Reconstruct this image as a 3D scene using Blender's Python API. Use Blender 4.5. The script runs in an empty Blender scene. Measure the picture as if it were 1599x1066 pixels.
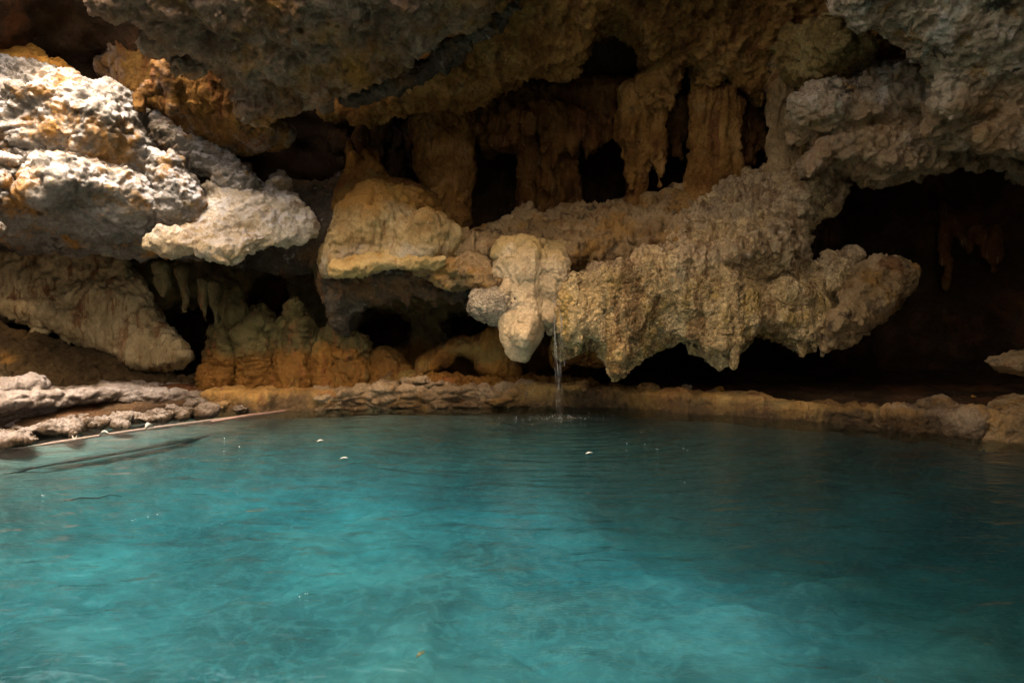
# Cave pool under a hole in the cave roof. Camera looks along +Y, water level is z = 0, metres.
import bpy, math, random
import numpy as np
from mathutils import Vector
random.seed(7)
R = math.radians
scene = bpy.context.scene
COL = scene.collection
W, H, LENS = 1599.0, 1066.0, 26.0
F = W * LENS / 36.0
CAMZ = 1.5
PITCH = math.atan((533 - 470) / F)
CP, SP = math.cos(PITCH), math.sin(PITCH)

def ray(px, py):
    x = (px - W / 2) / F; y = -(py - H / 2) / F
    return np.array([x, CP + y * SP, -SP + y * CP])
DOFF = 0.0                               # pushes a whole group of rocks farther off
def at(px, py, Y):                       # the point of a pixel at distance Y along the ground
    d = ray(px, py); Y = Y + DOFF
    return np.array([0, 0, CAMZ]) + d * (Y / d[1])
def onz(px, py, z=0.0):                  # the point of a pixel at height z
    d = ray(px, py)
    return np.array([0, 0, CAMZ]) + d * ((z - CAMZ) / d[2])
def pxm(Y):                              # metres per photograph pixel at distance Y
    return Y / F

# ------------------------------------------------------------------ noise
def _h(ix, iy, iz, s):
    h = (ix.astype(np.uint32) * np.uint32(374761393) + iy.astype(np.uint32) * np.uint32(668265263)
         + iz.astype(np.uint32) * np.uint32(2147483647) + np.uint32((s * 974634777 + 12345) & 0xffffffff))
    h = (h ^ (h >> np.uint32(13))) * np.uint32(1274126177)
    h = (h ^ (h >> np.uint32(16))) * np.uint32(2246822519)
    return h ^ (h >> np.uint32(15))
_G = np.random.RandomState(3).normal(size=(256, 3)).astype(np.float32)
_G /= np.linalg.norm(_G, axis=1)[:, None]
def perlin(P, seed=0):
    P = P.astype(np.float32)
    I = np.floor(P); f = P - I; I = I.astype(np.int32)
    u = f * f * f * (f * (f * 6 - 15) + 10)
    out = np.zeros(len(P), np.float32)
    for dx in (0, 1):
        wx = u[:, 0] if dx else 1 - u[:, 0]
        for dy in (0, 1):
            wy = u[:, 1] if dy else 1 - u[:, 1]
            for dz in (0, 1):
                wz = u[:, 2] if dz else 1 - u[:, 2]
                g = _G[_h(I[:, 0] + dx, I[:, 1] + dy, I[:, 2] + dz, seed) & np.uint32(255)]
                dot = g[:, 0] * (f[:, 0] - dx) + g[:, 1] * (f[:, 1] - dy) + g[:, 2] * (f[:, 2] - dz)
                out += wx * wy * wz * dot
    return out * 1.5
def fbm(P, seed=0, octs=4, gain=.5, lac=2.03):
    a, s, o = 1.0, 1.0, 0
    for i in range(octs):
        o = o + a * perlin(P * s, seed + i); a *= gain; s *= lac
    return o
def ridged(P, seed=0, octs=3, gain=.5):
    a, s, o = 1.0, 1.0, 0
    for i in range(octs):
        o = o + a * (1 - 2 * np.abs(perlin(P * s, seed + i))); a *= gain; s *= 2.1
    return o
def worley(P, seed=0):                   # nearest and second nearest feature distance
    P = P.astype(np.float32)
    I = np.floor(P).astype(np.int32); f = P - I
    f1 = np.full(len(P), 9, np.float32); f2 = f1.copy()
    for dx in (-1, 0, 1):
        for dy in (-1, 0, 1):
            for dz in (-1, 0, 1):
                h = _h(I[:, 0] + dx, I[:, 1] + dy, I[:, 2] + dz, seed)
                ox = (h & np.uint32(1023)).astype(np.float32) / 1023 + dx - f[:, 0]
                oy = ((h >> np.uint32(10)) & np.uint32(1023)).astype(np.float32) / 1023 + dy - f[:, 1]
                oz = ((h >> np.uint32(20)) & np.uint32(1023)).astype(np.float32) / 1023 + dz - f[:, 2]
                d = ox * ox + oy * oy + oz * oz
                f2 = np.minimum(f2, np.maximum(f1, d)); f1 = np.minimum(f1, d)
    return np.sqrt(f1), np.sqrt(f2)

# ------------------------------------------------------------------ solids
def sd_poly(p, poly):
    n = len(poly); d = np.full(len(p), 1e9, np.float32); s = np.ones(len(p), np.float32)
    for i in range(n):
        a, b = poly[i], poly[i - 1]
        e = b - a; w = p - a
        t = np.clip((w @ e) / max(e @ e, 1e-9), 0, 1)
        q = w - t[:, None] * e
        d = np.minimum(d, q[:, 0] ** 2 + q[:, 1] ** 2)
        c1 = p[:, 1] >= a[1]; c2 = p[:, 1] < b[1]; c3 = (e[0] * w[:, 1]) > (e[1] * w[:, 0])
        s = np.where((c1 & c2 & c3) | (~c1 & ~c2 & ~c3), -s, s)
    return s * np.sqrt(d)
def spline(pts, n=3):                    # rounds a traced outline
    pts = np.array(pts, float); m = len(pts); o = []
    for i in range(m):
        p0, p1, p2, p3 = pts[i - 1], pts[i], pts[(i + 1) % m], pts[(i + 2) % m]
        for k in range(n):
            t = k / n
            o.append(.5 * (2 * p1 + (p2 - p0) * t + (2 * p0 - 5 * p1 + 4 * p2 - p3) * t * t + (3 * p1 - p0 - 3 * p2 + p3) * t ** 3))
    return np.array(o)

class Poly:                              # a thick slab of rock with a traced outline, rounded rim and swollen face
    def __init__(s, pts, D=10, T=.4, r=.25, gx=0, gy=0, bulge=.15, rb=.5, k=.12, smooth=True):
        pts = np.array(pts, float)
        if pts.shape[1] == 2:
            cx, cy = pts.mean(0)
            dep = D + gx * (pts[:, 0] - cx) / 100 + gy * (pts[:, 1] - cy) / 100
            pts = np.c_[pts, dep]
        if smooth: pts = spline(pts)
        Wp = np.array([at(*q) for q in pts])
        s.c = Wp.mean(0)
        _, _, vt = np.linalg.svd(Wp - s.c)
        n = vt[2]
        if n @ (np.array([0, 0, CAMZ]) - s.c) < 0: n = -n
        up = np.array([0, 0, 1.0]) if abs(n[2]) < .95 else np.array([0, 1.0, 0])
        s.u = np.cross(up, n); s.u /= np.linalg.norm(s.u); s.v = np.cross(n, s.u); s.n = n
        s.p2 = np.c_[(Wp - s.c) @ s.u, (Wp - s.c) @ s.v].astype(np.float32)
        s.T, s.r, s.bulge, s.rb, s.k = T, min(r, T * .98), bulge, rb, k
        s.lo = np.minimum(Wp, Wp - 2 * T * n).min(0) - abs(bulge); s.hi = np.maximum(Wp, Wp - 2 * T * n).max(0) + abs(bulge)
    def sdf(s, P):
        L = P - s.c.astype(np.float32)
        q = np.c_[L @ s.u.astype(np.float32), L @ s.v.astype(np.float32)]
        w = L @ s.n.astype(np.float32)
        d2 = sd_poly(q, s.p2)
        t = np.clip(-d2 / s.rb, 0, 1); t = t * (2 - t)
        dw = np.abs(w + s.T - s.bulge * t * .5) - (s.T + s.bulge * t * .5)
        a, b = d2 + s.r, dw + s.r
        return np.minimum(np.maximum(a, b), 0) + np.sqrt(np.maximum(a, 0) ** 2 + np.maximum(b, 0) ** 2) - s.r

class Cone:                              # tapered limb between two pixels; radii in photograph pixels
    def __init__(s, a, ra, b, rb, k=.1, flat=1.0):
        s.a, s.b = at(*a), at(*b); s.ra, s.rb = ra * pxm(a[2]), rb * pxm(b[2]); s.k, s.flat = k, flat
        m = max(s.ra, s.rb)
        s.lo = np.minimum(s.a, s.b) - m; s.hi = np.maximum(s.a, s.b) + m
    def sdf(s, P):
        e = (s.b - s.a).astype(np.float32); w = P - s.a.astype(np.float32)
        t = np.clip((w @ e) / max(e @ e, 1e-9), 0, 1)
        q = w - t[:, None] * e; q[:, 1] *= s.flat
        return np.linalg.norm(q, axis=1) - (s.ra + (s.rb - s.ra) * t)

class Ell:                               # lump: centre pixel + depth, radii px, depth radius metres
    def __init__(s, c, rx, rz, ry=None, k=.12):
        s.c = at(*c); m = pxm(c[2])
        s.r = np.array([rx * m, ry if ry else (rx + rz) * .5 * m, rz * m]); s.k = k
        s.lo = s.c - s.r; s.hi = s.c + s.r
    def sdf(s, P):
        q = (P - s.c.astype(np.float32)) / s.r.astype(np.float32)
        l = np.linalg.norm(q, axis=1)
        g = np.linalg.norm(q / s.r.astype(np.float32), axis=1)
        return l * (l - 1) / np.maximum(g, 1e-6)

def smin(a, b, k):
    h = np.clip(.5 + .5 * (b - a) / k, 0, 1)
    return b + (a - b) * h - k * h * (1 - h)

def surface_nets(D, lo, vox):
    S = D < 0
    nx, ny, nz = D.shape
    cs = [(i, j, k) for i in (0, 1) for j in (0, 1) for k in (0, 1)]
    sl = lambda A, c: A[c[0]:nx - 1 + c[0], c[1]:ny - 1 + c[1], c[2]:nz - 1 + c[2]]
    cnt = sum(sl(S, c).astype(np.int8) for c in cs)
    act = (cnt > 0) & (cnt < 8)
    idx = np.argwhere(act)
    vid = np.full(act.shape, -1, np.int64); vid[act] = np.arange(len(idx))
    pos = np.zeros((len(idx), 3)); n = np.zeros(len(idx))
    vals = {c: D[idx[:, 0] + c[0], idx[:, 1] + c[1], idx[:, 2] + c[2]] for c in cs}
    for a in cs:
        for ax in range(3):
            if a[ax] == 0:
                b = list(a); b[ax] = 1; b = tuple(b)
                va, vb = vals[a], vals[b]
                m = (va < 0) != (vb < 0)
                t = np.where(m, va / np.where(m, va - vb, 1), 0)
                p = np.tile(np.array(a, float), (len(idx), 1)); p[:, ax] += t
                pos[m] += p[m]; n[m] += 1
    V = (idx + pos / n[:, None]) * vox + lo
    Q = []
    for ax in range(3):
        o1, o2 = [(1, 2), (2, 0), (0, 1)][ax]
        A = [slice(None)] * 3; B = [slice(None)] * 3
        A[ax] = slice(0, -1); B[ax] = slice(1, None)
        ch = S[tuple(A)] != S[tuple(B)]
        e = np.argwhere(ch)
        e = e[(e[:, o1] > 0) & (e[:, o2] > 0) & (e[:, o1] < D.shape[o1] - 1) & (e[:, o2] < D.shape[o2] - 1)]
        ins = S[e[:, 0], e[:, 1], e[:, 2]]
        def g(d1, d2):
            q = e.copy(); q[:, o1] += d1; q[:, o2] += d2
            return vid[q[:, 0], q[:, 1], q[:, 2]]
        quad = np.c_[g(-1, -1), g(0, -1), g(0, 0), g(-1, 0)]
        quad[~ins] = quad[~ins][:, ::-1]
        Q.append(quad)
    Q = np.concatenate(Q); Q = Q[(Q >= 0).all(1)]
    return V, Q

def biggest(V, Q):                       # keeps the largest connected body
    lab = np.arange(len(V))
    for _ in range(400):
        m = lab[Q].min(1); new = lab.copy()
        for c in range(4): np.minimum.at(new, Q[:, c], m)
        new = new[new]
        if (new == lab).all(): break
        lab = new
    u, c = np.unique(lab, return_counts=True)
    if len(u) == 1: return V, Q
    keep = lab == u[c.argmax()]
    mp = np.cumsum(keep) - 1
    Q = Q[keep[Q].all(1)]
    return V[keep], mp[Q]

def normals(V, Q):
    n = np.cross(V[Q[:, 2]] - V[Q[:, 0]], V[Q[:, 3]] - V[Q[:, 1]])
    N = np.zeros_like(V)
    for i in range(3):
        N[:, i] = sum(np.bincount(Q[:, c], n[:, i], len(V)) for c in range(4))
    return N / np.maximum(np.linalg.norm(N, axis=1), 1e-9)[:, None]
def relax(V, Q, it=1, f=.5):
    for _ in range(it):
        c = V[Q].mean(1); S = np.zeros_like(V)
        n = sum(np.bincount(Q[:, k], minlength=len(V)) for k in range(4))
        for i in range(3):
            S[:, i] = sum(np.bincount(Q[:, k], c[:, i], len(V)) for k in range(4)) / np.maximum(n, 1)
        V = V + (S - V) * f
    return V
def subdivide(V, Q):
    nv = len(V)
    E = np.concatenate([np.c_[Q[:, i], Q[:, (i + 1) % 4]] for i in range(4)]); E.sort(1)
    key = E[:, 0] * nv + E[:, 1]
    u, inv = np.unique(key, return_inverse=True)
    mids = (V[u // nv] + V[u % nv]) / 2
    fc = V[Q].mean(1)
    m = nv + inv.reshape(4, -1).T; f = nv + len(u) + np.arange(len(Q))
    NQ = np.concatenate([np.c_[Q[:, i], m[:, i], f, m[:, i - 1]] for i in range(4)])
    return np.concatenate([V, mids, fc]), NQ

# displacement recipes, run on the vertices along their normals
def disp_crag(V, N, a=1.0, s=1.0):
    n = fbm(V * 1.7 * s, 11, 3) * .07 + ridged(V * 3.1 * s, 21, 4, .58) * .05 - .03
    W = V + np.c_[fbm(V * 3, 24, 2), fbm(V * 3, 25, 2), fbm(V * 3, 26, 2)] * .10
    f1, f2 = worley(W * np.array([4, 4, 5.5]) * s, 5)
    n = n + (np.clip(f2 - f1, 0, .35) - .25) * .07
    pit = np.clip(fbm(V * 1.6, 27, 2) * 1.2 + .45, 0, 1.2)
    g1, g2 = worley(W * 8.0 * s, 9)
    n = n - np.clip(.45 - g1, 0, 1) * .15 * pit
    h1, h2 = worley(W * 17 * s, 10)
    n = n + (.45 - h1) * .035 - np.clip(.33 - h1, 0, 1) * .10 * pit
    n = n + fbm(V * 9 * s, 31, 4, .7) * .035
    return V + N * (n * a * .85)[:, None]
def disp_flow(V, N, a=1.0, s=1.0):
    w = fbm(V * 1.5, 41, 2)[:, None] * .12
    P = (V + w) * np.array([5.5, 5.5, .75]) * s
    n = ridged(P, 51, 3, .55) * .035 + fbm(V * 2.3, 42, 3) * .05 + fbm(V * 12, 43, 2) * .012
    return V + N * (n * a)[:, None]
def disp_pop(V, N, a=1.0, s=1.0):
    n = fbm(V * np.array([1.6, 1.6, 1.0]), 61, 3) * .09
    P = V + np.c_[fbm(V * 6, 62, 2), fbm(V * 6, 63, 2), fbm(V * 6, 64, 2)] * .03
    f1, f2 = worley(P * 11 * s, 6)
    g1, g2 = worley(P * 23 * s, 7)
    patch = np.clip(fbm(V * 2.0, 65, 2) + .8, .3, 1.4) * (1 - .65 * np.clip((V[:, 2] - 1.9) / .6, 0, 1))
    zm = np.clip((V[:, 2] - 1.75) / .5, 0, 1)
    W = V + np.c_[fbm(V * 3, 24, 2), fbm(V * 3, 25, 2), fbm(V * 3, 26, 2)] * .12
    c1, c2 = worley(W * np.array([4.5, 4.5, 6]), 12)
    n = n + zm * (ridged(V * 4.5, 69, 4, .62) * .05 + (np.clip(c2 - c1, 0, .4) - .25) * .13 + fbm(V * 11, 70, 3, .65) * .035)
    n = n + (np.sqrt(np.clip(1 - f1 * f1, 0, 1)) - .7) * .07 * patch + (.5 - g1) * .05 * patch
    n = n + ridged((V + np.c_[fbm(V, 67, 2), fbm(V, 68, 2), 0 * n] * .2) * np.array([3.6, 3.6, .7]), 66, 3) * .05
    return V + N * (n * a)[:, None]
def disp_drape(V, N, a=1.0, s=1.0):      # flowstone with fine runnels, crusts and small broken scars
    W = V + np.c_[fbm(V * 2, 44, 2), fbm(V * 2, 45, 2), 0 * V[:, 0]] * .14
    n = ridged(W * np.array([9, 9, 1.1]) * s, 52, 3, .6) * .022 + fbm(V * 2.3, 42, 3) * .05 + ridged(W * np.array([3, 3, .8]), 53, 2) * .03
    f1, f2 = worley(W * np.array([4, 4, 7]) * s, 13)
    scar = np.clip(fbm(V * 1.8, 46, 2) + .1, 0, 1)
    n = n + (np.clip(f2 - f1, 0, .3) - .2) * .16 * scar + fbm(V * 14, 47, 4, .65) * .02 + ridged(V * np.array([5, 5, 14]), 48, 2) * .012
    return V + N * (n * a)[:, None]
def disp_strata(V, N, a=1.0, s=1.0):
    w = fbm(V * 1.3, 71, 2)
    n = ridged(np.c_[V[:, 0] * 1.6, V[:, 1] * 1.6, V[:, 2] * 11 + w * .8] * s, 72, 3) * .03
    f1, f2 = worley(V * np.array([3.2, 3.2, 9]) * s, 8)
    n = n + (np.clip(f2 - f1, 0, .35) - .2) * .14 + fbm(V * 9, 73, 3, .6) * .03
    return V + N * (n * a)[:, None]

def make_mesh(name, V, Q):
    me = bpy.data.meshes.new(name)
    me.vertices.add(len(V)); me.vertices.foreach_set('co', V.astype(np.float32).ravel())
    me.loops.add(Q.size); me.loops.foreach_set('vertex_index', Q.astype(np.int32).ravel())
    me.polygons.add(len(Q))
    me.polygons.foreach_set('loop_start', np.arange(0, Q.size, Q.shape[1], dtype=np.int32))
    me.polygons.foreach_set('use_smooth', np.ones(len(Q), bool))
    me.update(calc_edges=True); me.validate()
    return me

def tag(o, label=None, cat=None, group=None, kind=None):
    for k, v in (('label', label), ('category', cat), ('group', group), ('kind', kind)):
        if v: o[k] = v
    return o

def link(name, me, mat, parent=None, loc=None):
    o = bpy.data.objects.new(name, me); COL.objects.link(o)
    if mat: me.materials.append(mat)
    if parent: o.parent = parent
    if loc is not None: o.location = loc
    return o

NV = 0
def rock(name, prims, mat, label=None, cat=None, cut=(), vox=.045, sub=1, disp=disp_crag, a=1.0, s=1.0,
         warp=.09, wf=1.1, group=None, kind=None, parent=None, seed=0, kc=.08, rug=None):
    """One solid: the primitives blend, the cuts are carved, the surface is netted, refined and weathered."""
    global NV
    if rug is None: rug = {disp_crag: .07, disp_strata: .04, disp_pop: .045, disp_flow: .025}.get(disp, 0) * min(1, vox / .04) ** 2
    lo = np.min([p.lo for p in prims], 0) - warp * 1.6 - .15; hi = np.max([p.hi for p in prims], 0) + warp * 1.6 + .15
    n = np.ceil((hi - lo) / vox).astype(int) + 1
    ax = [lo[i] + np.arange(n[i]) * vox for i in range(3)]
    G = np.stack(np.meshgrid(*ax, indexing='ij'), -1).reshape(-1, 3).astype(np.float32)
    # coarse warp of space, sampled on a quarter grid to stay quick
    st = 2
    axc = [np.arange(lo[i], hi[i] + vox * (st + 1), vox * st) for i in range(3)]
    C = np.stack(np.meshgrid(*axc, indexing='ij'), -1).reshape(-1, 3)
    sh = [len(x) for x in axc]
    wv = np.stack([fbm(C * wf, 101 + seed + 7 * i, 4, .58) for i in range(3)], -1).reshape(*sh, 3) * warp
    for axis in range(3):
        m = n[axis]; t = np.arange(m) / st; i0 = np.floor(t).astype(int); f = t - i0
        i1 = np.minimum(i0 + 1, wv.shape[axis] - 1); i0 = np.minimum(i0, wv.shape[axis] - 1)
        shp = [1] * 4; shp[axis] = m; f = f.reshape(shp)
        wv = np.take(wv, i0, axis) * (1 - f) + np.take(wv, i1, axis) * f
    G = G + wv.reshape(-1, 3).astype(np.float32)
    d = None
    for p in prims:
        e = p.sdf(G); d = e if d is None else smin(d, e, p.k)
    for p in cut:
        d = -smin(-d, p.sdf(G), kc)
    if rug:
        er = (ridged(C * 2.1, 131 + seed, 3, .6) * .6 + fbm(C * 5.5, 133, 2) * .5).reshape(sh)
        for axis in range(3):
            m = n[axis]; t = np.arange(m) / st; i0 = np.floor(t).astype(int); f = t - i0
            i1 = np.minimum(i0 + 1, er.shape[axis] - 1); i0 = np.minimum(i0, er.shape[axis] - 1)
            shp = [1] * 3; shp[axis] = m; f = f.reshape(shp)
            er = np.take(er, i0, axis) * (1 - f) + np.take(er, i1, axis) * f
        d = d + (er.reshape(-1) * rug).astype(np.float32)
    D = d.reshape(*n)
    D[0], D[-1] = 9, 9; D[:, 0], D[:, -1] = 9, 9; D[:, :, 0], D[:, :, -1] = 9, 9
    V, Q = surface_nets(D, lo, vox)
    V, Q = biggest(V, Q)
    V = relax(V, Q, 1, .6)
    for _ in range(sub): V, Q = subdivide(V, Q); V = relax(V, Q, 1, .5)
    if disp: V = disp(V, normals(V, Q), a, s)
    base = np.array([V[:, 0].mean(), V[:, 1].mean(), V[:, 2].min()])
    NV += len(V)
    if parent: base = np.array(parent.location)
    o = link(name, make_mesh(name, V - base, Q), mat, parent, None if parent else base)
    if not parent: tag(o, label, cat, group, kind)
    return o

# ------------------------------------------------------------------ materials
class NT:
    def __init__(s, name):
        s.m = bpy.data.materials.new(name); s.m.use_nodes = True
        s.t = s.m.node_tree; s.t.nodes.clear()
        s.out = s.n('ShaderNodeOutputMaterial')
    def n(s, typ, **kw):
        o = s.t.nodes.new(typ)
        for k, v in kw.items(): setattr(o, k, v)
        return o
    def l(s, a, b): s.t.links.new(a, b)
    def set(s, sock, v):
        if hasattr(v, 'links') or isinstance(v, bpy.types.NodeSocket): s.l(v, sock)
        else: sock.default_value = v
    def math(s, op, a, b=0.0, c=None, clamp=False):
        o = s.n('ShaderNodeMath', operation=op, use_clamp=clamp)
        s.set(o.inputs[0], a); s.set(o.inputs[1], b)
        if c is not None: s.set(o.inputs[2], c)
        return o.outputs[0]
    def mapr(s, v, a, b, c=0.0, d=1.0, smooth=True):
        o = s.n('ShaderNodeMapRange', interpolation_type='SMOOTHSTEP' if smooth else 'LINEAR')
        s.set(o.inputs[0], v)
        for i, x in enumerate((a, b, c, d)): o.inputs[1 + i].default_value = x
        return o.outputs[0]
    def vec(s, src, scale=(1, 1, 1), loc=(0, 0, 0)):
        o = s.n('ShaderNodeMapping'); s.l(src, o.inputs[0])
        o.inputs['Scale'].default_value = scale; o.inputs['Location'].default_value = loc
        return o.outputs[0]
    def noise(s, v, scale, detail=6, rough=.6, dist=0.0):
        o = s.n('ShaderNodeTexNoise'); s.l(v, o.inputs['Vector'])
        o.inputs['Scale'].default_value = scale; o.inputs['Detail'].default_value = detail
        o.inputs['Roughness'].default_value = rough; o.inputs['Distortion'].default_value = dist
        return o.outputs['Fac']
    def voro(s, v, scale, feature='F1'):
        o = s.n('ShaderNodeTexVoronoi', feature=feature); s.l(v, o.inputs['Vector'])
        o.inputs['Scale'].default_value = scale
        return o.outputs['Distance']
    def mix(s, f, a, b, blend='MIX'):
        o = s.n('ShaderNodeMix', data_type='RGBA', blend_type=blend)
        s.set(o.inputs[0], f)
        for sock, v in ((o.inputs[6], a), (o.inputs[7], b)):
            if isinstance(v, bpy.types.NodeSocket): s.l(v, sock)
            else: sock.default_value = (*v, 1)
        return o.outputs[2]
    def ramp(s, f, stops):
        o = s.n('ShaderNodeValToRGB'); s.l(f, o.inputs[0])
        e = o.color_ramp.elements
        while len(e) < len(stops): e.new(.5)
        for k, (p, c) in enumerate(stops): e[k].position = p; e[k].color = (*c, 1)
        return o.outputs[0]

MAUVE = (.27, .215, .18); GREY = (.20, .185, .165); BROWN = (.22, .115, .042); OCHRE = (.36, .185, .035)
CREAM = (.50, .385, .20); RUST = (.16, .06, .02); BLACK = (.048, .038, .028); GREEN = (.15, .13, .045)
WHITE = (.66, .63, .60); TAN = (.34, .235, .13); YELLOW = (.46, .32, .10); DARKGREY = (.082, .064, .046)

def rock_mat(name, base, spots=(), up=None, loc=(0, 0, 0), scale=1.6, rough=.85, bump='crag', bs=1.0, gain=1.0, speck=.35, spec=.15):
    """base: colour stops; spots: (colour, scale, lo, hi, (sx,sy,sz), zlo, zhi, amount) stains with a shape of their own."""
    t = NT(name)
    geo = t.n('ShaderNodeNewGeometry'); pos = geo.outputs['Position']
    p0 = t.vec(pos, (1, 1, 1), loc)
    sep = t.n('ShaderNodeSeparateXYZ'); t.l(pos, sep.inputs[0]); z = sep.outputs[2]
    sn = t.n('ShaderNodeSeparateXYZ'); t.l(geo.outputs['Normal'], sn.inputs[0]); nz = sn.outputs[2]
    col = t.ramp(t.noise(p0, scale, 9, .66, .4), base)
    zw = t.math('MULTIPLY_ADD', t.noise(p0, 2.2, 5, .6), .9, t.math('ADD', z, -.45))     # wandering height for stains
    for i, (c, sc, lo, hi, st, zl, zh, amt) in enumerate(spots):
        m = t.mapr(t.noise(t.vec(pos, st, (3.1 * i + loc[0], 1.7 * i, 5.3 * i)), sc, 8, .64, .3), lo, hi)
        if zl is not None: m = t.math('MULTIPLY', m, t.mapr(zw, zl, zl + .35))
        if zh is not None: m = t.math('MULTIPLY', m, t.mapr(zw, zh - .35, zh, 1, 0))
        m = t.math('MULTIPLY', m, amt, clamp=True)
        col = t.mix(m, col, c)
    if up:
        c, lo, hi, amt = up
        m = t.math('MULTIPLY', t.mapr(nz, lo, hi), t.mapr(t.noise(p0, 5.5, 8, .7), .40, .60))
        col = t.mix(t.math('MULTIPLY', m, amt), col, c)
    # grain: mineral speckle and small pits of darker matter
    g = t.noise(p0, 38, 4, .7)
    col = t.mix(1.0, col, t.ramp(g, [(.25, (1 - speck,) * 3), (.5, (1, 1, 1)), (.78, (1 + speck * .8,) * 3)]), 'MULTIPLY')
    m = t.mapr(t.noise(p0, 15, 5, .7), .62, .74)
    col = t.mix(t.math('MULTIPLY', m, .55), col, tuple(x * .45 for x in base[0][1]))
    m = t.mapr(t.noise(t.vec(pos, (1, 1, 1), (9, 4, 2)), 24, 3, .6), .66, .78)
    col = t.mix(t.math('MULTIPLY', m, .45), col, tuple(min(1, x * 1.7 + .05) for x in base[-1][1]))
    if gain != 1: col = t.mix(1.0, col, (gain,) * 3, 'MULTIPLY')
    b = t.n('ShaderNodeBsdfPrincipled')
    t.l(col, b.inputs['Base Color'])
    t.l(t.mapr(t.noise(p0, 6, 4, .6), .3, .7, rough - .15, min(1, rough + .1)), b.inputs['Roughness'])
    b.inputs['Specular IOR Level'].default_value = spec
    # relief finer than the mesh
    if bump == 'pop':
        d = t.n('ShaderNodeVectorMath', operation='MULTIPLY_ADD')
        nv = t.n('ShaderNodeTexNoise'); t.l(p0, nv.inputs['Vector']); nv.inputs['Scale'].default_value = 12
        t.l(nv.outputs['Color'], d.inputs[0]); d.inputs[1].default_value = (.06,) * 3; t.l(p0, d.inputs[2])
        q = d.outputs[0]
        h = t.math('ADD', t.math('MULTIPLY', t.voro(q, 26 * bs), -.75), t.math('MULTIPLY', t.noise(p0, 60, 3, .65), .6))
        h = t.math('ADD', h, t.math('MULTIPLY', t.voro(q, 58 * bs), -.35))
        hc = t.math('ADD', t.noise(p0, 13, 9, .72, .3), t.math('MULTIPLY', t.noise(p0, 55, 4, .7), .35))
        zm = t.mapr(zw, 1.7, 2.3)
        h = t.math('ADD', t.math('MULTIPLY', h, t.math('SUBTRACT', 1.0, zm)), t.math('MULTIPLY', hc, zm)); dist = .055
        vc = t.n('ShaderNodeTexVoronoi'); t.l(q, vc.inputs['Vector']); vc.inputs['Scale'].default_value = 26 * bs
        sv = t.n('ShaderNodeSeparateColor'); t.l(vc.outputs['Color'], sv.inputs[0])
        col = t.mix(1.0, col, t.ramp(sv.outputs[0], [(0, (.72, .68, .62)), (.5, (1, 1, 1)), (1, (1.25, 1.22, 1.15))]), 'MULTIPLY')
        t.l(col, b.inputs['Base Color'])
    elif bump == 'flow':
        h = t.math('ADD', t.noise(t.vec(pos, (14 * bs, 14 * bs, 1.6)), 1, 5, .6, .3), t.math('MULTIPLY', t.noise(p0, 45, 4, .65), .45)); dist = .03
    else:
        h = t.math('ADD', t.noise(p0, 13 * bs, 9, .72, .3), t.math('MULTIPLY', t.voro(p0, 19 * bs), .35))
        h = t.math('ADD', h, t.math('MULTIPLY', t.noise(p0, 55 * bs, 4, .7), .35)); dist = .05
    bp = t.n('ShaderNodeBump'); bp.inputs['Strength'].default_value = 1.0; bp.inputs['Distance'].default_value = dist
    t.l(h, bp.inputs['Height']); t.l(bp.outputs[0], b.inputs['Normal'])
    t.l(b.outputs[0], t.out.inputs[0])
    return t.m
U = (1, 1, 1); ST = (3, 3, .35)
Mgrey = rock_mat('mauve limestone', [(.28, (.10, .065, .04)), (.45, (.23, .16, .108)), (.62, (.38, .28, .20)), (.8, (.56, .45, .345))],
                 [(BROWN, 1.3, .5, .62, U, None, None, .85), (WHITE, 9, .60, .72, U, None, None, .45), (OCHRE, .9, .47, .62, U, None, None, .8), (BLACK, 3.2, .58, .7, U, None, None, .8)])
Mdkgrey = rock_mat('dark grey limestone', [(.3, BLACK), (.5, DARKGREY), (.7, (.17, .135, .10))],
                 [(WHITE, 6, .6, .72, U, None, None, .4), (BROWN, 1.6, .5, .65, U, None, None, .7)])  # near-black grey rock with white and brown blotches
Mbrown = rock_mat('brown flowstone wall', [(.3, (.12, .05, .011)), (.48, (.30, .15, .038)), (.65, (.45, .255, .085)), (.82, (.60, .39, .18))],
                  [(RUST, 1.8, .5, .64, (2, 2, .5), None, None, .75), (TAN, 4, .58, .7, (2, 2, .6), None, None, .6), (BLACK, 2.6, .6, .72, U, None, None, .7)])
Mpale = rock_mat('pale brown rubble', [(.3, (.18, .11, .048)), (.5, (.33, .225, .11)), (.7, (.47, .34, .19))],
                 [(OCHRE, 1.5, .5, .62, U, None, None, .6), (RUST, 3, .56, .66, U, None, None, .7), (BLACK, 3.1, .55, .66, U, None, None, .75)])
Mochre = rock_mat('ochre deposit', [(.3, (.16, .07, .012)), (.5, OCHRE), (.72, (.46, .27, .07))],
                  [(RUST, 2.2, .52, .66, (2, 2, .6), None, None, .7), (YELLOW, 5, .6, .72, U, None, None, .5), (BLACK, 3.5, .62, .72, U, None, None, .6)], bump='flow')
Mcream = rock_mat('cream flowstone', [(.3, (.30, .19, .065)), (.5, (.42, .30, .125)), (.7, CREAM)],
                  [(OCHRE, 1.4, .5, .64, (2.5, 2.5, .6), None, None, .6), (BROWN, 3, .58, .7, ST, None, None, .5), (GREEN, 1.7, .58, .7, U, None, None, .4)], bump='flow', rough=.7)
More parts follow.
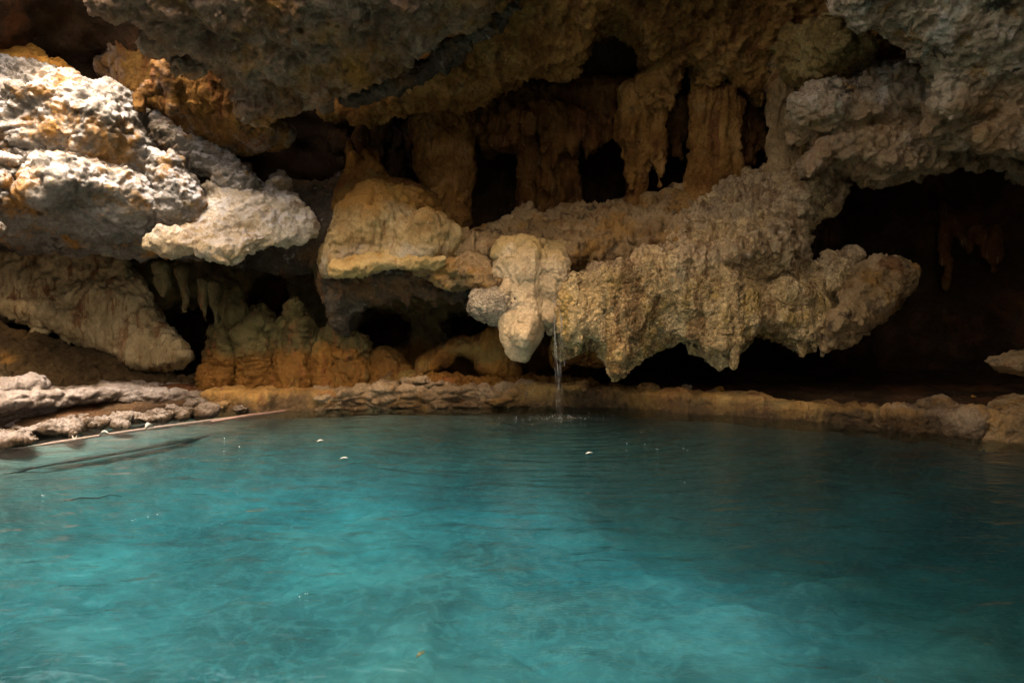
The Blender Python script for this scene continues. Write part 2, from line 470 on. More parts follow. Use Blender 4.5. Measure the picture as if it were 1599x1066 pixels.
Mpop = rock_mat('popcorn flowstone', [(.3, (.38, .26, .125)), (.5, (.54, .40, .205)), (.7, (.66, .53, .31))],
                [((.42, .315, .195), 1.2, .36, .55, U, 1.75, None, .9), (YELLOW, 1.9, .5, .62, (2, 2, .7), None, 1.9, .75), ((.26, .24, .18), 2.4, .58, .69, (2, 2, .5), None, None, .6),
                 ((.17, .095, .04), 1.9, .5, .62, (2.6, 2.6, .4), None, None, .75), (WHITE, 4, .62, .72, U, None, None, .4), (BLACK, 2.4, .58, .68, (2.6, 2.6, .5), None, None, .6)], bump='pop')
Mwhite = rock_mat('crusted grey limestone', [(.3, (.085, .08, .07)), (.48, (.19, .175, .15)), (.66, (.33, .31, .28)), (.82, (.46, .44, .41))],
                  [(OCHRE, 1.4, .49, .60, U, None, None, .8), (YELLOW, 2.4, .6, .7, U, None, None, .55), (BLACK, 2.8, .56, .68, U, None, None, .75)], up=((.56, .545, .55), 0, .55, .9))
Mtongue = rock_mat('white crusted cream limestone', [(.3, (.20, .13, .07)), (.45, (.42, .34, .22)), (.62, (.58, .52, .42)), (.8, (.68, .65, .60))],
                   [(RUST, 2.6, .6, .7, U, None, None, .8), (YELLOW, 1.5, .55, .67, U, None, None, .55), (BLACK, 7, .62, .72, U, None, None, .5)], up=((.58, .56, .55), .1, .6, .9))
Mledge = rock_mat('bleached travertine ledge', [(.3, (.06, .045, .034)), (.45, (.145, .118, .10)), (.62, (.225, .195, .172)), (.8, (.32, .29, .265))],
                  [(YELLOW, 3, .62, .7, U, None, .25, .7), (BLACK, 3.2, .56, .66, U, None, .45, .8), ((.045, .028, .012), 3.0, .1, .3, U, None, .34, .85)], up=((.25, .225, .21), .3, .75, .75))
Mslab = rock_mat('mottled grey overhang', [(.28, (.17, .12, .07)), (.44, (.40, .30, .195)), (.6, (.55, .44, .30)), (.8, (.70, .60, .45))],
                 [((.66, .55, .46), 3.3, .55, .62, U, None, None, .8), (OCHRE, 2.6, .56, .64, U, None, None, .7), ((.42, .44, .36), 2.7, .55, .63, U, None, None, .6), (BLACK, 3.4, .56, .64, U, None, None, .85), (RUST, 4, .62, .70, U, None, None, .7), (BLACK, 2.2, .6, .66, (.7, .7, 3), None, None, .6), ((.36, .22, .10), 1.3, .3, .5, U, None, 4.1, .7)])
Mgreen = rock_mat('green stained flowstone', [(.3, (.07, .055, .02)), (.5, GREEN), (.72, (.25, .21, .09))],
                  [(OCHRE, 1.2, .25, .4, U, None, .95, .95), (RUST, 2.6, .54, .66, ST, None, None, .6)], bump='flow', rough=.7)
Mcurb = rock_mat('wet ochre rim', [(.3, (.13, .06, .012)), (.5, (.33, .19, .05)), (.72, (.45, .30, .11))],
                 [(RUST, 1.6, .5, .62, (2.2, 2.2, .2), None, None, .8), (GREEN, 1.9, .55, .66, U, None, None, .6), (BLACK, 3, .62, .72, U, None, None, .7), ((.045, .028, .012), 3.0, .1, .3, U, None, .34, .85)], rough=.55, spec=.5)
Mstrata = rock_mat('layered tan ledge', [(.3, (.12, .085, .05)), (.48, (.28, .20, .12)), (.68, (.42, .33, .22))],
                   [(OCHRE, 1.5, .52, .64, U, None, None, .6), (BLACK, 3.4, .6, .7, (1, 1, 4), None, None, .7), ((.045, .028, .012), 3.0, .1, .3, U, None, .34, .85)])
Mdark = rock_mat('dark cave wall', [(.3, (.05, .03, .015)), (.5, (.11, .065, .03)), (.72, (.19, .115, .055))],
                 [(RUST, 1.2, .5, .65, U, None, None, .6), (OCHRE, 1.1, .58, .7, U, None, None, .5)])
Mspout = rock_mat('pale spout flowstone', [(.3, (.33, .25, .145)), (.5, (.46, .36, .225)), (.72, (.57, .47, .315))],
                  [(BROWN, 3, .58, .70, ST, None, None, .5), ((.36, .25, .09), 1.3, .25, .42, U, 1.9, None, .8)], bump='flow', rough=.6)
Mknob = rock_mat('grey crusted knob', [(.3, (.20, .165, .12)), (.48, (.45, .385, .29)), (.7, (.66, .59, .48))], [(BLACK, 6, .54, .64, U, None, None, .7)], bump='pop')

def plain(name, col, rough=.6, **kw):
    t = NT(name); b = t.n('ShaderNodeBsdfPrincipled')
    geo = t.n('ShaderNodeNewGeometry')
    c = t.mix(1.0, col, t.ramp(t.noise(geo.outputs['Position'], 30, 4, .6), [(.3, (.75,) * 3), (.7, (1.2,) * 3)]), 'MULTIPLY')
    t.l(c, b.inputs['Base Color']); b.inputs['Roughness'].default_value = rough
    t.l(b.outputs[0], t.out.inputs[0]); return t.m

Minner = rock_mat('shade darkened inner flowstone', [(.3, (.045, .018, .005)), (.48, (.12, .053, .013)), (.65, (.20, .10, .027)), (.82, (.32, .18, .065))],
                  [(RUST, 1.8, .5, .64, (2, 2, .5), None, None, .75), (TAN, 4, .58, .7, (3, 3, .5), None, None, .6), (BLACK, 2.6, .6, .72, U, None, None, .7)], bump='flow')  # darker copy of the brown flowstone, shade of the recess put into its colour
Mmud = rock_mat('cave floor mud', [(.3, (.035, .022, .01)), (.5, (.075, .05, .022)), (.72, (.13, .085, .035))], [(OCHRE, 1.6, .58, .7, U, None, None, .5)])
Mcurtain = rock_mat('dull cream curtain', [(.3, (.22, .165, .08)), (.5, (.40, .31, .165)), (.72, (.54, .44, .26))],
                    [(RUST, 1.6, .52, .62, (2.6, 2.6, .35), None, None, .8), (GREEN, 1.7, .54, .68, U, None, None, .5)], bump='flow', rough=.7)
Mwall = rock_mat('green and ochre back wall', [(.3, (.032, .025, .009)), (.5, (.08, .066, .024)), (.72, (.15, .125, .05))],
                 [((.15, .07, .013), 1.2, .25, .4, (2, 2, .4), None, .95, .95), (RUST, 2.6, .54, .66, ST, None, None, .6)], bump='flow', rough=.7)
Mochre2 = rock_mat('deep ochre deposit', [(.3, (.06, .024, .005)), (.5, (.17, .082, .016)), (.72, (.27, .145, .035))],
                  [(RUST, 2.2, .5, .64, (2, 2, .6), None, None, .8), (BLACK, 3.5, .56, .70, U, None, None, .8), (GREEN, 1.3, .54, .66, U, None, None, .6)], bump='flow')

Mshell = rock_mat('shade dark cave wall', [(.3, (.018, .011, .006)), (.5, (.045, .026, .012)), (.72, (.085, .05, .024))], [(RUST, 1.2, .5, .65, U, None, None, .5)])  # near-black base holds the cavern's shade in its colour

Mdome = rock_mat('cream dome flowstone', [(.3, (.21, .14, .055)), (.5, (.35, .255, .115)), (.7, (.46, .365, .20))],
                 [((.32, .16, .03), 1.2, .22, .40, (2.5, 2.5, .5), 2.55, None, .9), (BROWN, 3.2, .54, .66, ST, None, None, .65), (GREEN, 1.7, .56, .7, U, None, None, .45), ((.42, .38, .30), 1.5, .45, .6, U, None, 2.35, .7)], bump='flow', rough=.75)

Mstain = rock_mat('ochre stained ceiling rock', [(.3, (.06, .03, .01)), (.48, (.17, .085, .022)), (.66, (.29, .16, .04)), (.82, (.40, .25, .09))],
                  [(MAUVE, 1.4, .52, .64, U, None, None, .7), (RUST, 2.2, .52, .66, (2, 2, .6), None, None, .7), (BLACK, 3, .56, .68, U, None, None, .8)])

Mlobe = rock_mat('yellow spout flowstone', [(.3, (.32, .22, .09)), (.5, (.47, .35, .16)), (.7, (.57, .46, .27))], [(BROWN, 3, .58, .7, ST, None, None, .5)], bump='flow')
Mdim = rock_mat('dark olive drip stone', [(.3, (.03, .024, .01)), (.5, (.075, .06, .026)), (.72, (.15, .12, .06))], [(RUST, 2.6, .54, .66, ST, None, None, .6)], bump='flow')

# ------------------------------------------------------------------ the cave: roof, walls, floor
def shell():
    cx, cy, cz = 0.0, 4.2, -1.0; ra, rb_, rc = 12.2, 10.8, 8.4
    nu, nv = 300, 130
    th = np.linspace(0, 2 * np.pi, nu, endpoint=False); ph = np.linspace(-.06, np.pi / 2 - .002, nv)
    T, Pp = np.meshgrid(th, ph, indexing='ij')
    def sg(v, e): return np.sign(v) * np.abs(v) ** e
    V = np.stack([cx + ra * sg(np.cos(T), .8) * np.cos(Pp) ** .7, cy + rb_ * sg(np.sin(T), .8) * np.cos(Pp) ** .7, cz + rc * np.sin(Pp)], -1).reshape(-1, 3)
    i = np.arange(nu)[:, None]; j = np.arange(nv - 1)[None]
    a = (i * nv + j); b = ((i + 1) % nu) * nv + j
    Q = np.stack([a, a + 1, b + 1, b], -1).reshape(-1, 4)
    c = V[Q].mean(1)
    # the hole in the roof: the daylight of the cave comes in here
    pts = spline(HOLE, 4)
    s = sd_poly(c[:, :2].astype(np.float32), pts.astype(np.float32)) + fbm(c * .9, 5, 3) * .35
    Q = Q[~((s < 0) & (c[:, 2] > 4.0))]
    c = V[Q].mean(1)
    s = sd_poly(c[:, :2].astype(np.float32), spline(FILL_HOLE, 4).astype(np.float32)) + fbm(c * .9, 8, 3) * .3
    Q = Q[~((s < 0) & (c[:, 2] > 3.6))]
    c = V[Q].mean(1)
    # and an opening behind the viewer, unseen and added for frontal fill light
    e = np.hypot(c[:, 0] / 2.4, (c[:, 2] - 3.7) / 1.5) + fbm(c * .8, 6, 3) * .12
    Q = Q[~((e < 1) & (c[:, 1] < -2))]
    dirn = V - np.array([cx, cy, 1.0]); dirn /= np.linalg.norm(dirn, axis=1)[:, None]
    d = fbm(V * .55, 15, 4) * .55 + ridged(V * 1.4, 17, 3) * .16
    V = V - dirn * (d * 1.0)[:, None]
    used = np.zeros(len(V), bool); used[Q.ravel()] = True
    mp = np.cumsum(used) - 1
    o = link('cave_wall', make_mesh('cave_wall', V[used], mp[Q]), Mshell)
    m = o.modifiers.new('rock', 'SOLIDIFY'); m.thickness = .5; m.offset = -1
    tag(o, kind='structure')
    return o
FILL_HOLE = [(-3.4, -1.6), (-2.0, -2.6), (1.0, -2.6), (3.2, -1.8), (3.4, -.4), (1.8, .3), (-1, .2), (-3.2, -.2)]  # second roof opening, unseen, added so skylight reaches the front faces
HOLE = [(-7.6, 3.4), (-6.2, 2.4), (-3.2, 2.0), (-.8, 2.0), (1.0, 2.2), (2.2, 2.8), (2.3, 3.8), (1.5, 5.2), (.4, 6.5), (-1.2, 7.6), (-2.2, 9.2), (-5.0, 9.7), (-7.4, 9.4), (-8.0, 6.0)]
shell()

def sheet(name, x0, x1, y0, y1, step, zf, mat, kind='structure'):
    xs = np.arange(x0, x1 + step, step); ys = np.arange(y0, y1 + step, step)
    X, Y = np.meshgrid(xs, ys, indexing='ij')
    V = np.stack([X, Y, zf(X, Y)], -1).reshape(-1, 3)
    nx, ny = len(xs), len(ys)
    i = np.arange(nx - 1)[:, None] * ny + np.arange(ny - 1)[None]
    Q = np.stack([i, i + ny, i + ny + 1, i + 1], -1).reshape(-1, 4)
    o = link(name, make_mesh(name, V, Q), mat)
    return tag(o, kind=kind)

# waterline of the pool, traced (photograph pixels on z = 0), closed behind the camera
WL = [(-260, 762), (0, 692), (120, 672), (250, 655), (360, 644), (440, 641), (520, 639), (620, 637), (740, 636), (840, 635), (960, 637), (1080, 643), (1200, 650), (1320, 661), (1420, 672), (1520, 683), (1640, 697), (1860, 734)]
POOL = np.array([onz(*p)[:2] for p in WL] + [(8.2, 3), (8.0, -2.6), (-8.0, -2.6), (-8.0, 3)])
def pool_d(X, Y):
    return sd_poly(np.c_[X.ravel(), Y.ravel()].astype(np.float32), POOL.astype(np.float32)).reshape(X.shape)
def bed_z(X, Y):
    d = pool_d(X, Y)
    P = np.c_[X.ravel(), Y.ravel(), np.zeros(X.size)]
    deep = np.clip(-d / 1.6, 0, 1); deep = deep * deep * (3 - 2 * deep)
    hole = np.exp(-(((X - 2.4) / 1.9) ** 2 + ((Y - 7.6) / 1.1) ** 2))
    z = -.10 - .95 * deep - .3 * hole + (fbm(P * .9, 81, 4) * .13 + ridged(P * 1.6, 85, 3) * .05 + ridged((P + np.c_[fbm(P, 86, 2), fbm(P * 1.3, 87, 2), 0 * P[:, 0]] * .35) * np.array([2.2, 5.0, 1]), 84, 3, .55) * .03).reshape(X.shape) * deep
    return np.where(d > 0, -.10, z)

def fringe(line, D, n, l=(6, 24), r=(4, 9), seed=1, k=.05, up=10):
    """Drips along a lower edge given in photograph pixels."""
    g = random.Random(seed); o = []
    seg = [math.dist(line[i], line[i + 1]) for i in range(len(line) - 1)]; tot = sum(seg)
    for i in range(n):
        t = (i + g.uniform(.1, .9)) / n * tot; j = 0
        while t > seg[j]: t -= seg[j]; j += 1
        f = t / seg[j]; x = line[j][0] * (1 - f) + line[j + 1][0] * f; y = line[j][1] * (1 - f) + line[j + 1][1] * f
        a = g.uniform(*r); L = g.uniform(*l) * (.5 + g.random() ** 2)
        o.append(Cone((x, y - up, D + g.uniform(-.06, .1)), a * 1.35, (x + g.uniform(-3, 3), y + L, D + g.uniform(-.04, .1)), a * .35, k))
    return o
def strands(x0, x1, y0, y1, D, n, r=(4, 10), seed=1, dd=.25, k=.07, base=None):
    """Thin fused drip stones hanging in a row; y0 and y1 are (least, most) of their upper and lower ends."""
    g = random.Random(seed); o = []
    for i in range(n):
        x = x0 + (x1 - x0) * (i + g.uniform(.15, .85)) / n; a = g.uniform(*r); d = D + g.uniform(-dd, dd)
        ya, yb = g.uniform(*y0), g.uniform(*y1); ym = ya + (yb - ya) * g.uniform(.35, .7); xm = x + g.uniform(-5, 5)
        am = a * g.uniform(.6, 1.25)
        o.append(Cone((x, ya, d), a * 1.3, (xm, ym, d), am, k))
        o.append(Cone((xm, ym, d), am, (x + g.uniform(-6, 6), yb, d + g.uniform(-.05, .05)), (a * g.uniform(1.0, 1.6) if base and g.random() < base else a * .3), k))
    return o
# ------------------------------------------------------------------ left side
DOFF = 2.4
rock('boulder', [Poly([(-60, 38), (0, 36), (25, 42), (60, 58), (76, 74), (88, 68), (100, 78), (102, 100), (62, 112), (0, 118), (-60, 118)], 8.1, T=.35, gy=-.5, bulge=.2)], Mochre,
     'small ochre boulder at the far left edge, perched above the white crusted rocks', 'boulder', disp=disp_crag, a=.6)
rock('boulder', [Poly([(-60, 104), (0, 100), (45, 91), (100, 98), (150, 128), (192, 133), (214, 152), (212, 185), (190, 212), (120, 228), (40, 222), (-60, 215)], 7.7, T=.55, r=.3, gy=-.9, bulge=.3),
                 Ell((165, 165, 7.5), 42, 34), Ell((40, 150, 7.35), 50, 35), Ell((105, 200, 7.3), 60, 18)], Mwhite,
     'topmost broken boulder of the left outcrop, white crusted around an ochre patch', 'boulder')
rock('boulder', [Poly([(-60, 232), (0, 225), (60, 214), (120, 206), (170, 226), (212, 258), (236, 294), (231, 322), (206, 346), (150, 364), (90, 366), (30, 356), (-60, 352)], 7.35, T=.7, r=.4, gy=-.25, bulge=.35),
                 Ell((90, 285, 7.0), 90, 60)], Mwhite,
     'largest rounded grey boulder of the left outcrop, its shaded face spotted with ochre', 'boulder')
rock('boulder', [Ell((-6, 240, 6.7), 36, 20, .3), Ell((-14, 275, 6.6), 30, 26, .3)], Mwhite,
     'small white crusted knob at the left photo edge, before the largest grey boulder', 'boulder', a=.6, vox=.035)
rock('boulder', [Ell((-14, 358, 6.5), 26, 22, .3)], Mwhite,
     'white stone at the left photo edge just under the largest grey boulder', 'boulder', a=.6, vox=.035)
rock('boulder', [Poly([(160, 228), (200, 222), (250, 238), (282, 250), (322, 282), (326, 312), (296, 338), (236, 336), (214, 292)], 7.7, T=.45, gy=-.7, gx=.15, bulge=.25),
                 Ell((268, 252, 7.7), 32, 16)], Mwhite,
     'stepped grey boulder with a white rim, between the largest boulder and the cream tipped ledge', 'boulder')
rock('rock_ridge', [Poly([(178, 150), (205, 150), (255, 168), (302, 184), (342, 216), (374, 244), (404, 268), (420, 282), (398, 300), (340, 296), (304, 280), (250, 252), (200, 224)], 8.35, T=.45, gy=-.5, bulge=.2)], Mwhite,
     'brown and grey sloping ridge above the stepped boulder, falling toward the cream tipped ledge', 'rock ridge')
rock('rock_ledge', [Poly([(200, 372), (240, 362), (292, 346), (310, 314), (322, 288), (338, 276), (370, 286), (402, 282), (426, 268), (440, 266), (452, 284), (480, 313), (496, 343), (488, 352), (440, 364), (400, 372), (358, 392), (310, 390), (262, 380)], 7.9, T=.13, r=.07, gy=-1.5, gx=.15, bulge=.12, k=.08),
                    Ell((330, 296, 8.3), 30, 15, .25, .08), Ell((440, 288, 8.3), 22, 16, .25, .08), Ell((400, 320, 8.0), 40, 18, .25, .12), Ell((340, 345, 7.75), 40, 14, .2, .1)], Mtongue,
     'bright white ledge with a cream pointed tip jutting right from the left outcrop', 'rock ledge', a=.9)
rock('rock_underside', [Poly([(-60, 340), (60, 356), (150, 360), (210, 372), (310, 392), (360, 398), (440, 372), (492, 356), (528, 350), (534, 392), (515, 425), (470, 445), (420, 440), (360, 430), (290, 420), (220, 402), (130, 412), (50, 402), (-60, 408)], 8.6, T=.8, r=.35, gy=.9, bulge=.1)], Mdkgrey,
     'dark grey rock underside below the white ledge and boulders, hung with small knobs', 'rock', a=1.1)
DOFF = 0
rock('flowstone_drapery', [Poly([(165, 62, 11.6), (220, 50, 11.3), (300, 80, 10.7), (360, 120, 10.3), (425, 165, 10.2), (392, 192, 10.1), (345, 194, 10.1), (312, 184, 10.1), (276, 170, 10.2), (205, 148, 11.0), (160, 118, 11.5)], T=.4, r=.15, bulge=.15)]
     + strands(165, 215, (70, 90), (115, 150), 11.2, 5, (7, 14), 81, .1, .1) + strands(215, 395, (90, 150), (160, 192), 10.1, 13, (6, 12), 82, .12, .08), Mstain,
     'ochre dripping drapery under the mauve ceiling, above the left outcrop', 'flowstone', disp=disp_flow, a=1.3, s=1.5, vox=.035)
DOFF = 2.4
curtain = rock('flowstone_curtain', [Poly([(-60, 345), (0, 340), (60, 340), (120, 352), (180, 392), (218, 450), (244, 500), (266, 520), (286, 544), (291, 552), (268, 560), (246, 564), (222, 573), (204, 568), (170, 549), (150, 530), (128, 524), (100, 500), (70, 498), (50, 488), (0, 482), (-60, 482)], 9.0, T=.2, r=.1, gy=-.45, bulge=.06, rb=.4)]
     + fringe([(-10, 482), (70, 494), (130, 512), (170, 540), (222, 566), (285, 548)], 8.98, 20, (4, 24), (8, 17), 3, .09), Mcurtain,
     'pale cream flowstone curtain with rusty streaks sweeping down under the left overhang', 'flowstone', disp=disp_flow, a=1.5, s=1.5)
rock('tip', [Poly([(226, 505), (246, 508), (272, 524), (288, 545), (294, 554), (270, 563), (250, 567), (236, 560), (232, 530)], 8.85, T=.14, r=.1, gy=-.6, bulge=.1)] + fringe([(240, 560), (290, 552)], 8.85, 5, (1, 6), (6, 10), 9, .06), Mcream, parent=curtain, disp=disp_flow, a=.9, s=1.4, vox=.03)
curtain.children[0]['label'] = 'yellow right tip of the pale flowstone curtain'
DOFF = 0
rock('rock_slope', [Poly([(-80, 500, 11.2), (60, 505, 11.4), (150, 535, 11.5), (240, 578, 11.6), (330, 592, 11.6), (345, 612, 11.1), (200, 620, 10.9), (-80, 625, 9.2)], T=.5, r=.2, bulge=.1)], Mmud,
     'brown mud coloured slope on the cave floor under the pale flowstone curtain', 'rock slope')
rock('boulder', [Poly([(-40, 592), (20, 588), (42, 592), (50, 606), (48, 618), (-40, 618)], 9.0, T=.22, r=.15, bulge=.1)], Mledge,
     'pale stone at the left photo edge, sitting on the bleached ledge below the curtain', 'boulder', a=.5, vox=.03)
# back wall under the left overhang
rock('rock_wall', [Poly([(150, 400), (560, 420), (800, 430), (900, 500), (900, 615), (300, 615), (150, 600)], 12.4, T=.4, r=.2, bulge=.1)], Mwall,
     'dark green and rust stained wall at the back under the centre shelf', 'rock wall', vox=.06,
     cut=[Ell((590, 520, 12.2), 44, 36, 2.6), Ell((740, 512, 12.2), 50, 22, 2.6), Ell((290, 530, 12.2), 60, 60, 2.6), Ell((410, 470, 12.2), 30, 40, 2.6)])
def stalag(label, top, base, rt, rb, depth, mat=Mwall, extra=(), name='stalagmite', a=1.1):
    rock(name, [Cone((*top, depth + .15), rt, ((top[0] + base[0]) / 2, (top[1] + base[1]) / 2, depth + .05), (rt + rb) / 2, .1),
                Cone(((top[0] + base[0]) / 2, (top[1] + base[1]) / 2, depth + .05), (rt + rb) / 2, (*base, depth), rb, .1)] + list(extra), mat, label, 'flowstone', disp=disp_crag, a=.75, vox=.035, s=1.2)
stalag('pointed green stalagmite with an ochre foot, the tallest of those under the left overhang', (456, 484), (464, 600), 15, 40, 10.7)
stalag('broad green and ochre stalagmite left of the tallest pointed one', (398, 492), (396, 602), 17, 36, 10.8)
stalag('narrow dull green stalagmite at the black gap right of the pale curtain', (352, 505), (346, 602), 10, 24, 10.6)
stalag('bulging ochre flowstone foot right of the tallest pointed green stalagmite', (520, 545), (518, 605), 30, 38, 10.8, Mochre2)
rock('flowstone_wall', [Poly([(328, 540), (345, 512), (372, 500), (398, 492), (420, 506), (438, 518), (452, 486), (470, 490), (492, 522), (512, 540), (548, 548), (566, 604), (322, 606)], 11.0, T=.3, r=.1, gy=-.5, bulge=.08)] + strands(330, 555, (505, 550), (585, 604), 10.85, 12, (7, 15), 62, .12, .12, 1), Mwall,
     'streaked olive wall behind the green stalagmites, left of the centre hollow', 'flowstone', disp=disp_drape, a=1.4, vox=.035)
rock('flowstone_bank', [Poly([(318, 575), (345, 552), (380, 546), (420, 556), (450, 545), (500, 550), (545, 545), (562, 575), (566, 606), (318, 608)], 10.95, T=.3, r=.15, gy=-.9, bulge=.1)] + strands(325, 560, (545, 565), (590, 604), 10.75, 14, (6, 12), 61, .1, .08, 1), Mochre2,
     'rough ochre bank joining the feet of the green stalagmites', 'flowstone', disp=disp_crag, a=.9, vox=.035)
rock('flowstone_bulge', [Cone((362, 440, 10.9), 9, (361, 480, 10.7), 12, .08), Ell((363, 488, 10.65), 14, 18)], Mwall,
     'rounded olive bulge hanging under the dark left underside, above the green stalagmites', 'flowstone', disp=disp_flow, a=.8, vox=.03)
for k, (x, y0, y1, r0, lab) in enumerate(((252, 418, 462, 13, 'short olive stalactite, leftmost under the dark left underside'), (284, 425, 482, 12, 'olive stalactite with a blunt tip, second from the left under the dark left underside'),
                               (318, 440, 502, 8, 'thin stalactite just left of the rounded olive bulge'), (335, 445, 512, 9, 'thin twisted stalactite touching the rounded olive bulge'),
                               (498, 420, 466, 10, 'short dark stalactite above the tallest pointed green stalagmite'), (552, 430, 500, 10, 'slim brown stalactite left of the black hollow under the centre shelf'))):
    rock('stalactite', [Cone((x, y0, 10.7), r0 * .95, (x + 2, (y0 + y1) / 2, 10.7), r0 * .55, .05), Cone((x + 2, (y0 + y1) / 2, 10.7), r0 * .55, (x + 4, y1, 10.7), r0 * .18, .05)], Mdim, lab, 'stalactite', disp=disp_flow, a=.5, vox=.022, warp=.05, wf=3)

# ------------------------------------------------------------------ ceiling
rock('cave_ceiling', [Poly([(150, -40, 8.0), (400, -45, 8.0), (560, -70, 7.8), (860, -120, 7.6), (815, 0, 8.7), (780, 18, 8.9), (748, 42, 9.1), (665, 74, 9.4), (640, 110, 9.5), (600, 140, 9.7), (560, 152, 9.7), (532, 164, 9.7), (470, 172, 9.7), (430, 186, 9.7), (380, 196, 9.6), (345, 150, 9.4), (300, 90, 9.0), (200, 45, 8.6), (130, 10, 8.3)], T=.5, r=.25, bulge=.15),
                      ] + [Ell((x, y, D), r, r * .7, .3, .15) for x, y, D, r in ((345, 178, 9.5, 26), (405, 178, 9.6, 30), (455, 172, 9.6, 22), (500, 160, 9.6, 26), (300, 110, 9.2, 30), (250, 70, 8.9, 34), (560, 60, 9.0, 40), (420, 90, 9.1, 44), (640, 20, 8.8, 36), (340, 30, 8.7, 40))], Mgrey, kind='structure', vox=.05, sub=1, a=1.35)
rock('ceiling_rim', [Cone((538, 158, 9.75), 16, (600, 140, 9.75), 20, .15), Cone((600, 140, 9.75), 20, (640, 112, 9.7), 20, .15), Cone((640, 112, 9.7), 20, (690, 88, 9.5), 24, .15), Cone((690, 88, 9.5), 24, (765, 40, 9.2), 18, .15), Cone((765, 40, 9.2), 18, (815, 5, 8.9), 14, .15)], Mdkgrey,
     'black lip of broken rock along the lower edge of the mauve ceiling', 'rock lip', vox=.04)
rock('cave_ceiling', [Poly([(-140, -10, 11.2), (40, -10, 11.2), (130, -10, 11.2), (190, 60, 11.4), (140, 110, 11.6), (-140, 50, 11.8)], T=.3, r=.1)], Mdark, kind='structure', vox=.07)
rock('cave_ceiling', [Poly([(480, 190, 10.9), (560, 165, 10.7), (640, 120, 10.3), (700, 60, 10), (780, -60, 9.3), (1120, -90, 9.3), (1120, 60, 10.2), (1060, 120, 10.8), (1000, 110, 11), (940, 130, 11), (880, 128, 10.9), (812, 136, 10.9), (740, 178, 11.1), (650, 182, 11.1), (580, 200, 11.1)], T=.5, r=.25, bulge=.2)], Mbrown, kind='structure', vox=.05, a=1.3,
     cut=[Ell((955, 112, 10.9), 48, 62, 1.6, .08), Cone((915, 92, 10.6), 18, (985, 72, 10.6), 22, .1)])
# deep inner curtains
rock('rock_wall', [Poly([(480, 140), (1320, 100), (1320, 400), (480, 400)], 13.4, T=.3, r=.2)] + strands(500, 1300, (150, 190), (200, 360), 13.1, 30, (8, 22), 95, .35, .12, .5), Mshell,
     'shade darkened rust stained wall at the very back behind the columns', 'rock wall', disp=disp_flow, a=1.8, vox=.05)
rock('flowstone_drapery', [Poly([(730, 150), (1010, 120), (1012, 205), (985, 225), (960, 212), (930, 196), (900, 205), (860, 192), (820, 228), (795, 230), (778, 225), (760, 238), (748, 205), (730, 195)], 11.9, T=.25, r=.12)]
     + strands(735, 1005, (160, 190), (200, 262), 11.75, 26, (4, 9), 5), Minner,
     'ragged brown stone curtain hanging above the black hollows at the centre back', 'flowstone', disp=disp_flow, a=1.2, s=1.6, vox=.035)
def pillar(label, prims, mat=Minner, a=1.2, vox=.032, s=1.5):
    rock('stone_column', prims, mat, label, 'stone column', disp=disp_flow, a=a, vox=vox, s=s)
pillar('broad fluted brown column with two pale ribs, behind the cream flowstone dome', [Poly([(650, 165), (735, 160), (733, 240), (728, 300), (722, 350), (700, 360), (664, 330), (650, 280), (646, 215)], 11.5, T=.3, r=.2, gy=-.2, bulge=.1)]
     + strands(646, 738, (165, 185), (280, 350), 11.15, 13, (5, 10), 8, .12, .06, .6) + [Cone((684, 192, 10.95), 8, (695, 262, 10.9), 10, .05), Cone((709, 205, 10.95), 7, (716, 280, 10.9), 9, .05), Cone((716, 280, 10.9), 7, (728, 328, 10.95), 6, .05)], Mbrown)
pillar('shade darkened rust coloured column between the two black hollows at the centre back', [Cone((872, 190, 12.2), 26, (868, 270, 12.2), 18, .1), Cone((868, 270, 12.2), 18, (874, 350, 12.2), 30, .1)] + strands(838, 905, (185, 210), (300, 352), 12.0, 9, (5, 9), 11, .15, .06, .7))
pillar('slender brown column right beside the left black hollow at the centre back', strands(818, 836, (215, 235), (330, 350), 12.0, 3, (4, 7), 12, .06, .05, 1) + [Cone((826, 300, 12.0), 5, (826, 352, 12.0), 14, .06)])
pillar('brown column with a ragged foot, right of the largest black hollow', [Cone((990, 150, 11.3), 20, (1000, 240, 11.3), 20, .08), Cone((1000, 240, 11.3), 20, (996, 300, 11.3), 10, .08), Cone((996, 300, 11.3), 10, (984, 350, 11.3), 16, .08)]
     + strands(975, 1040, (140, 185), (225, 300), 11.2, 9, (5, 10), 14, .12, .06), Mbrown)
pillar('leaning brown column with a knobbly bright left edge, left of the two tall black slots', [Cone((1112, 100, 11.0), 22, (1094, 160, 11.0), 16, .08), Cone((1094, 160, 11.0), 16, (1084, 215, 11.0), 11, .08), Cone((1100, 220, 11.1), 16, (1090, 335, 11.0), 28, .1)]
     + strands(1082, 1150, (140, 180), (290, 335), 11.0, 9, (6, 10), 15, .1, .06, .7), Mbrown)
pillar('pale mauve column standing right of the tall black slots', [Cone((1222, 100, 10.6), 18, (1216, 170, 10.6), 13, .08), Cone((1216, 170, 10.6), 13, (1212, 300, 10.5), 16, .08)]
     + strands(1208, 1262, (110, 160), (255, 300), 10.6, 8, (6, 11), 16, .1, .06, .8), Mpale)
pillar('short pier right of the small square gap, under the tongue shaped slab', strands(1284, 1312, (165, 178), (225, 245), 10.3, 4, (6, 9), 17, .06, .05, 1), Mbrown)
pillar('thin drip stones between the leaning column and the pale mauve column, in the black slot', strands(1150, 1200, (160, 180), (195, 300), 11.6, 8, (4, 7), 18, .2))
pillar('thin brown drip stones in the left black slot beside the leaning column', strands(1040, 1078, (160, 180), (215, 320), 11.7, 6, (4, 7), 19, .2))
pillar('cluster of short drip stones hanging in the black gap between the cream dome and the fluted column', strands(560, 650, (170, 190), (200, 262), 11.9, 10, (4, 9), 20, .2))
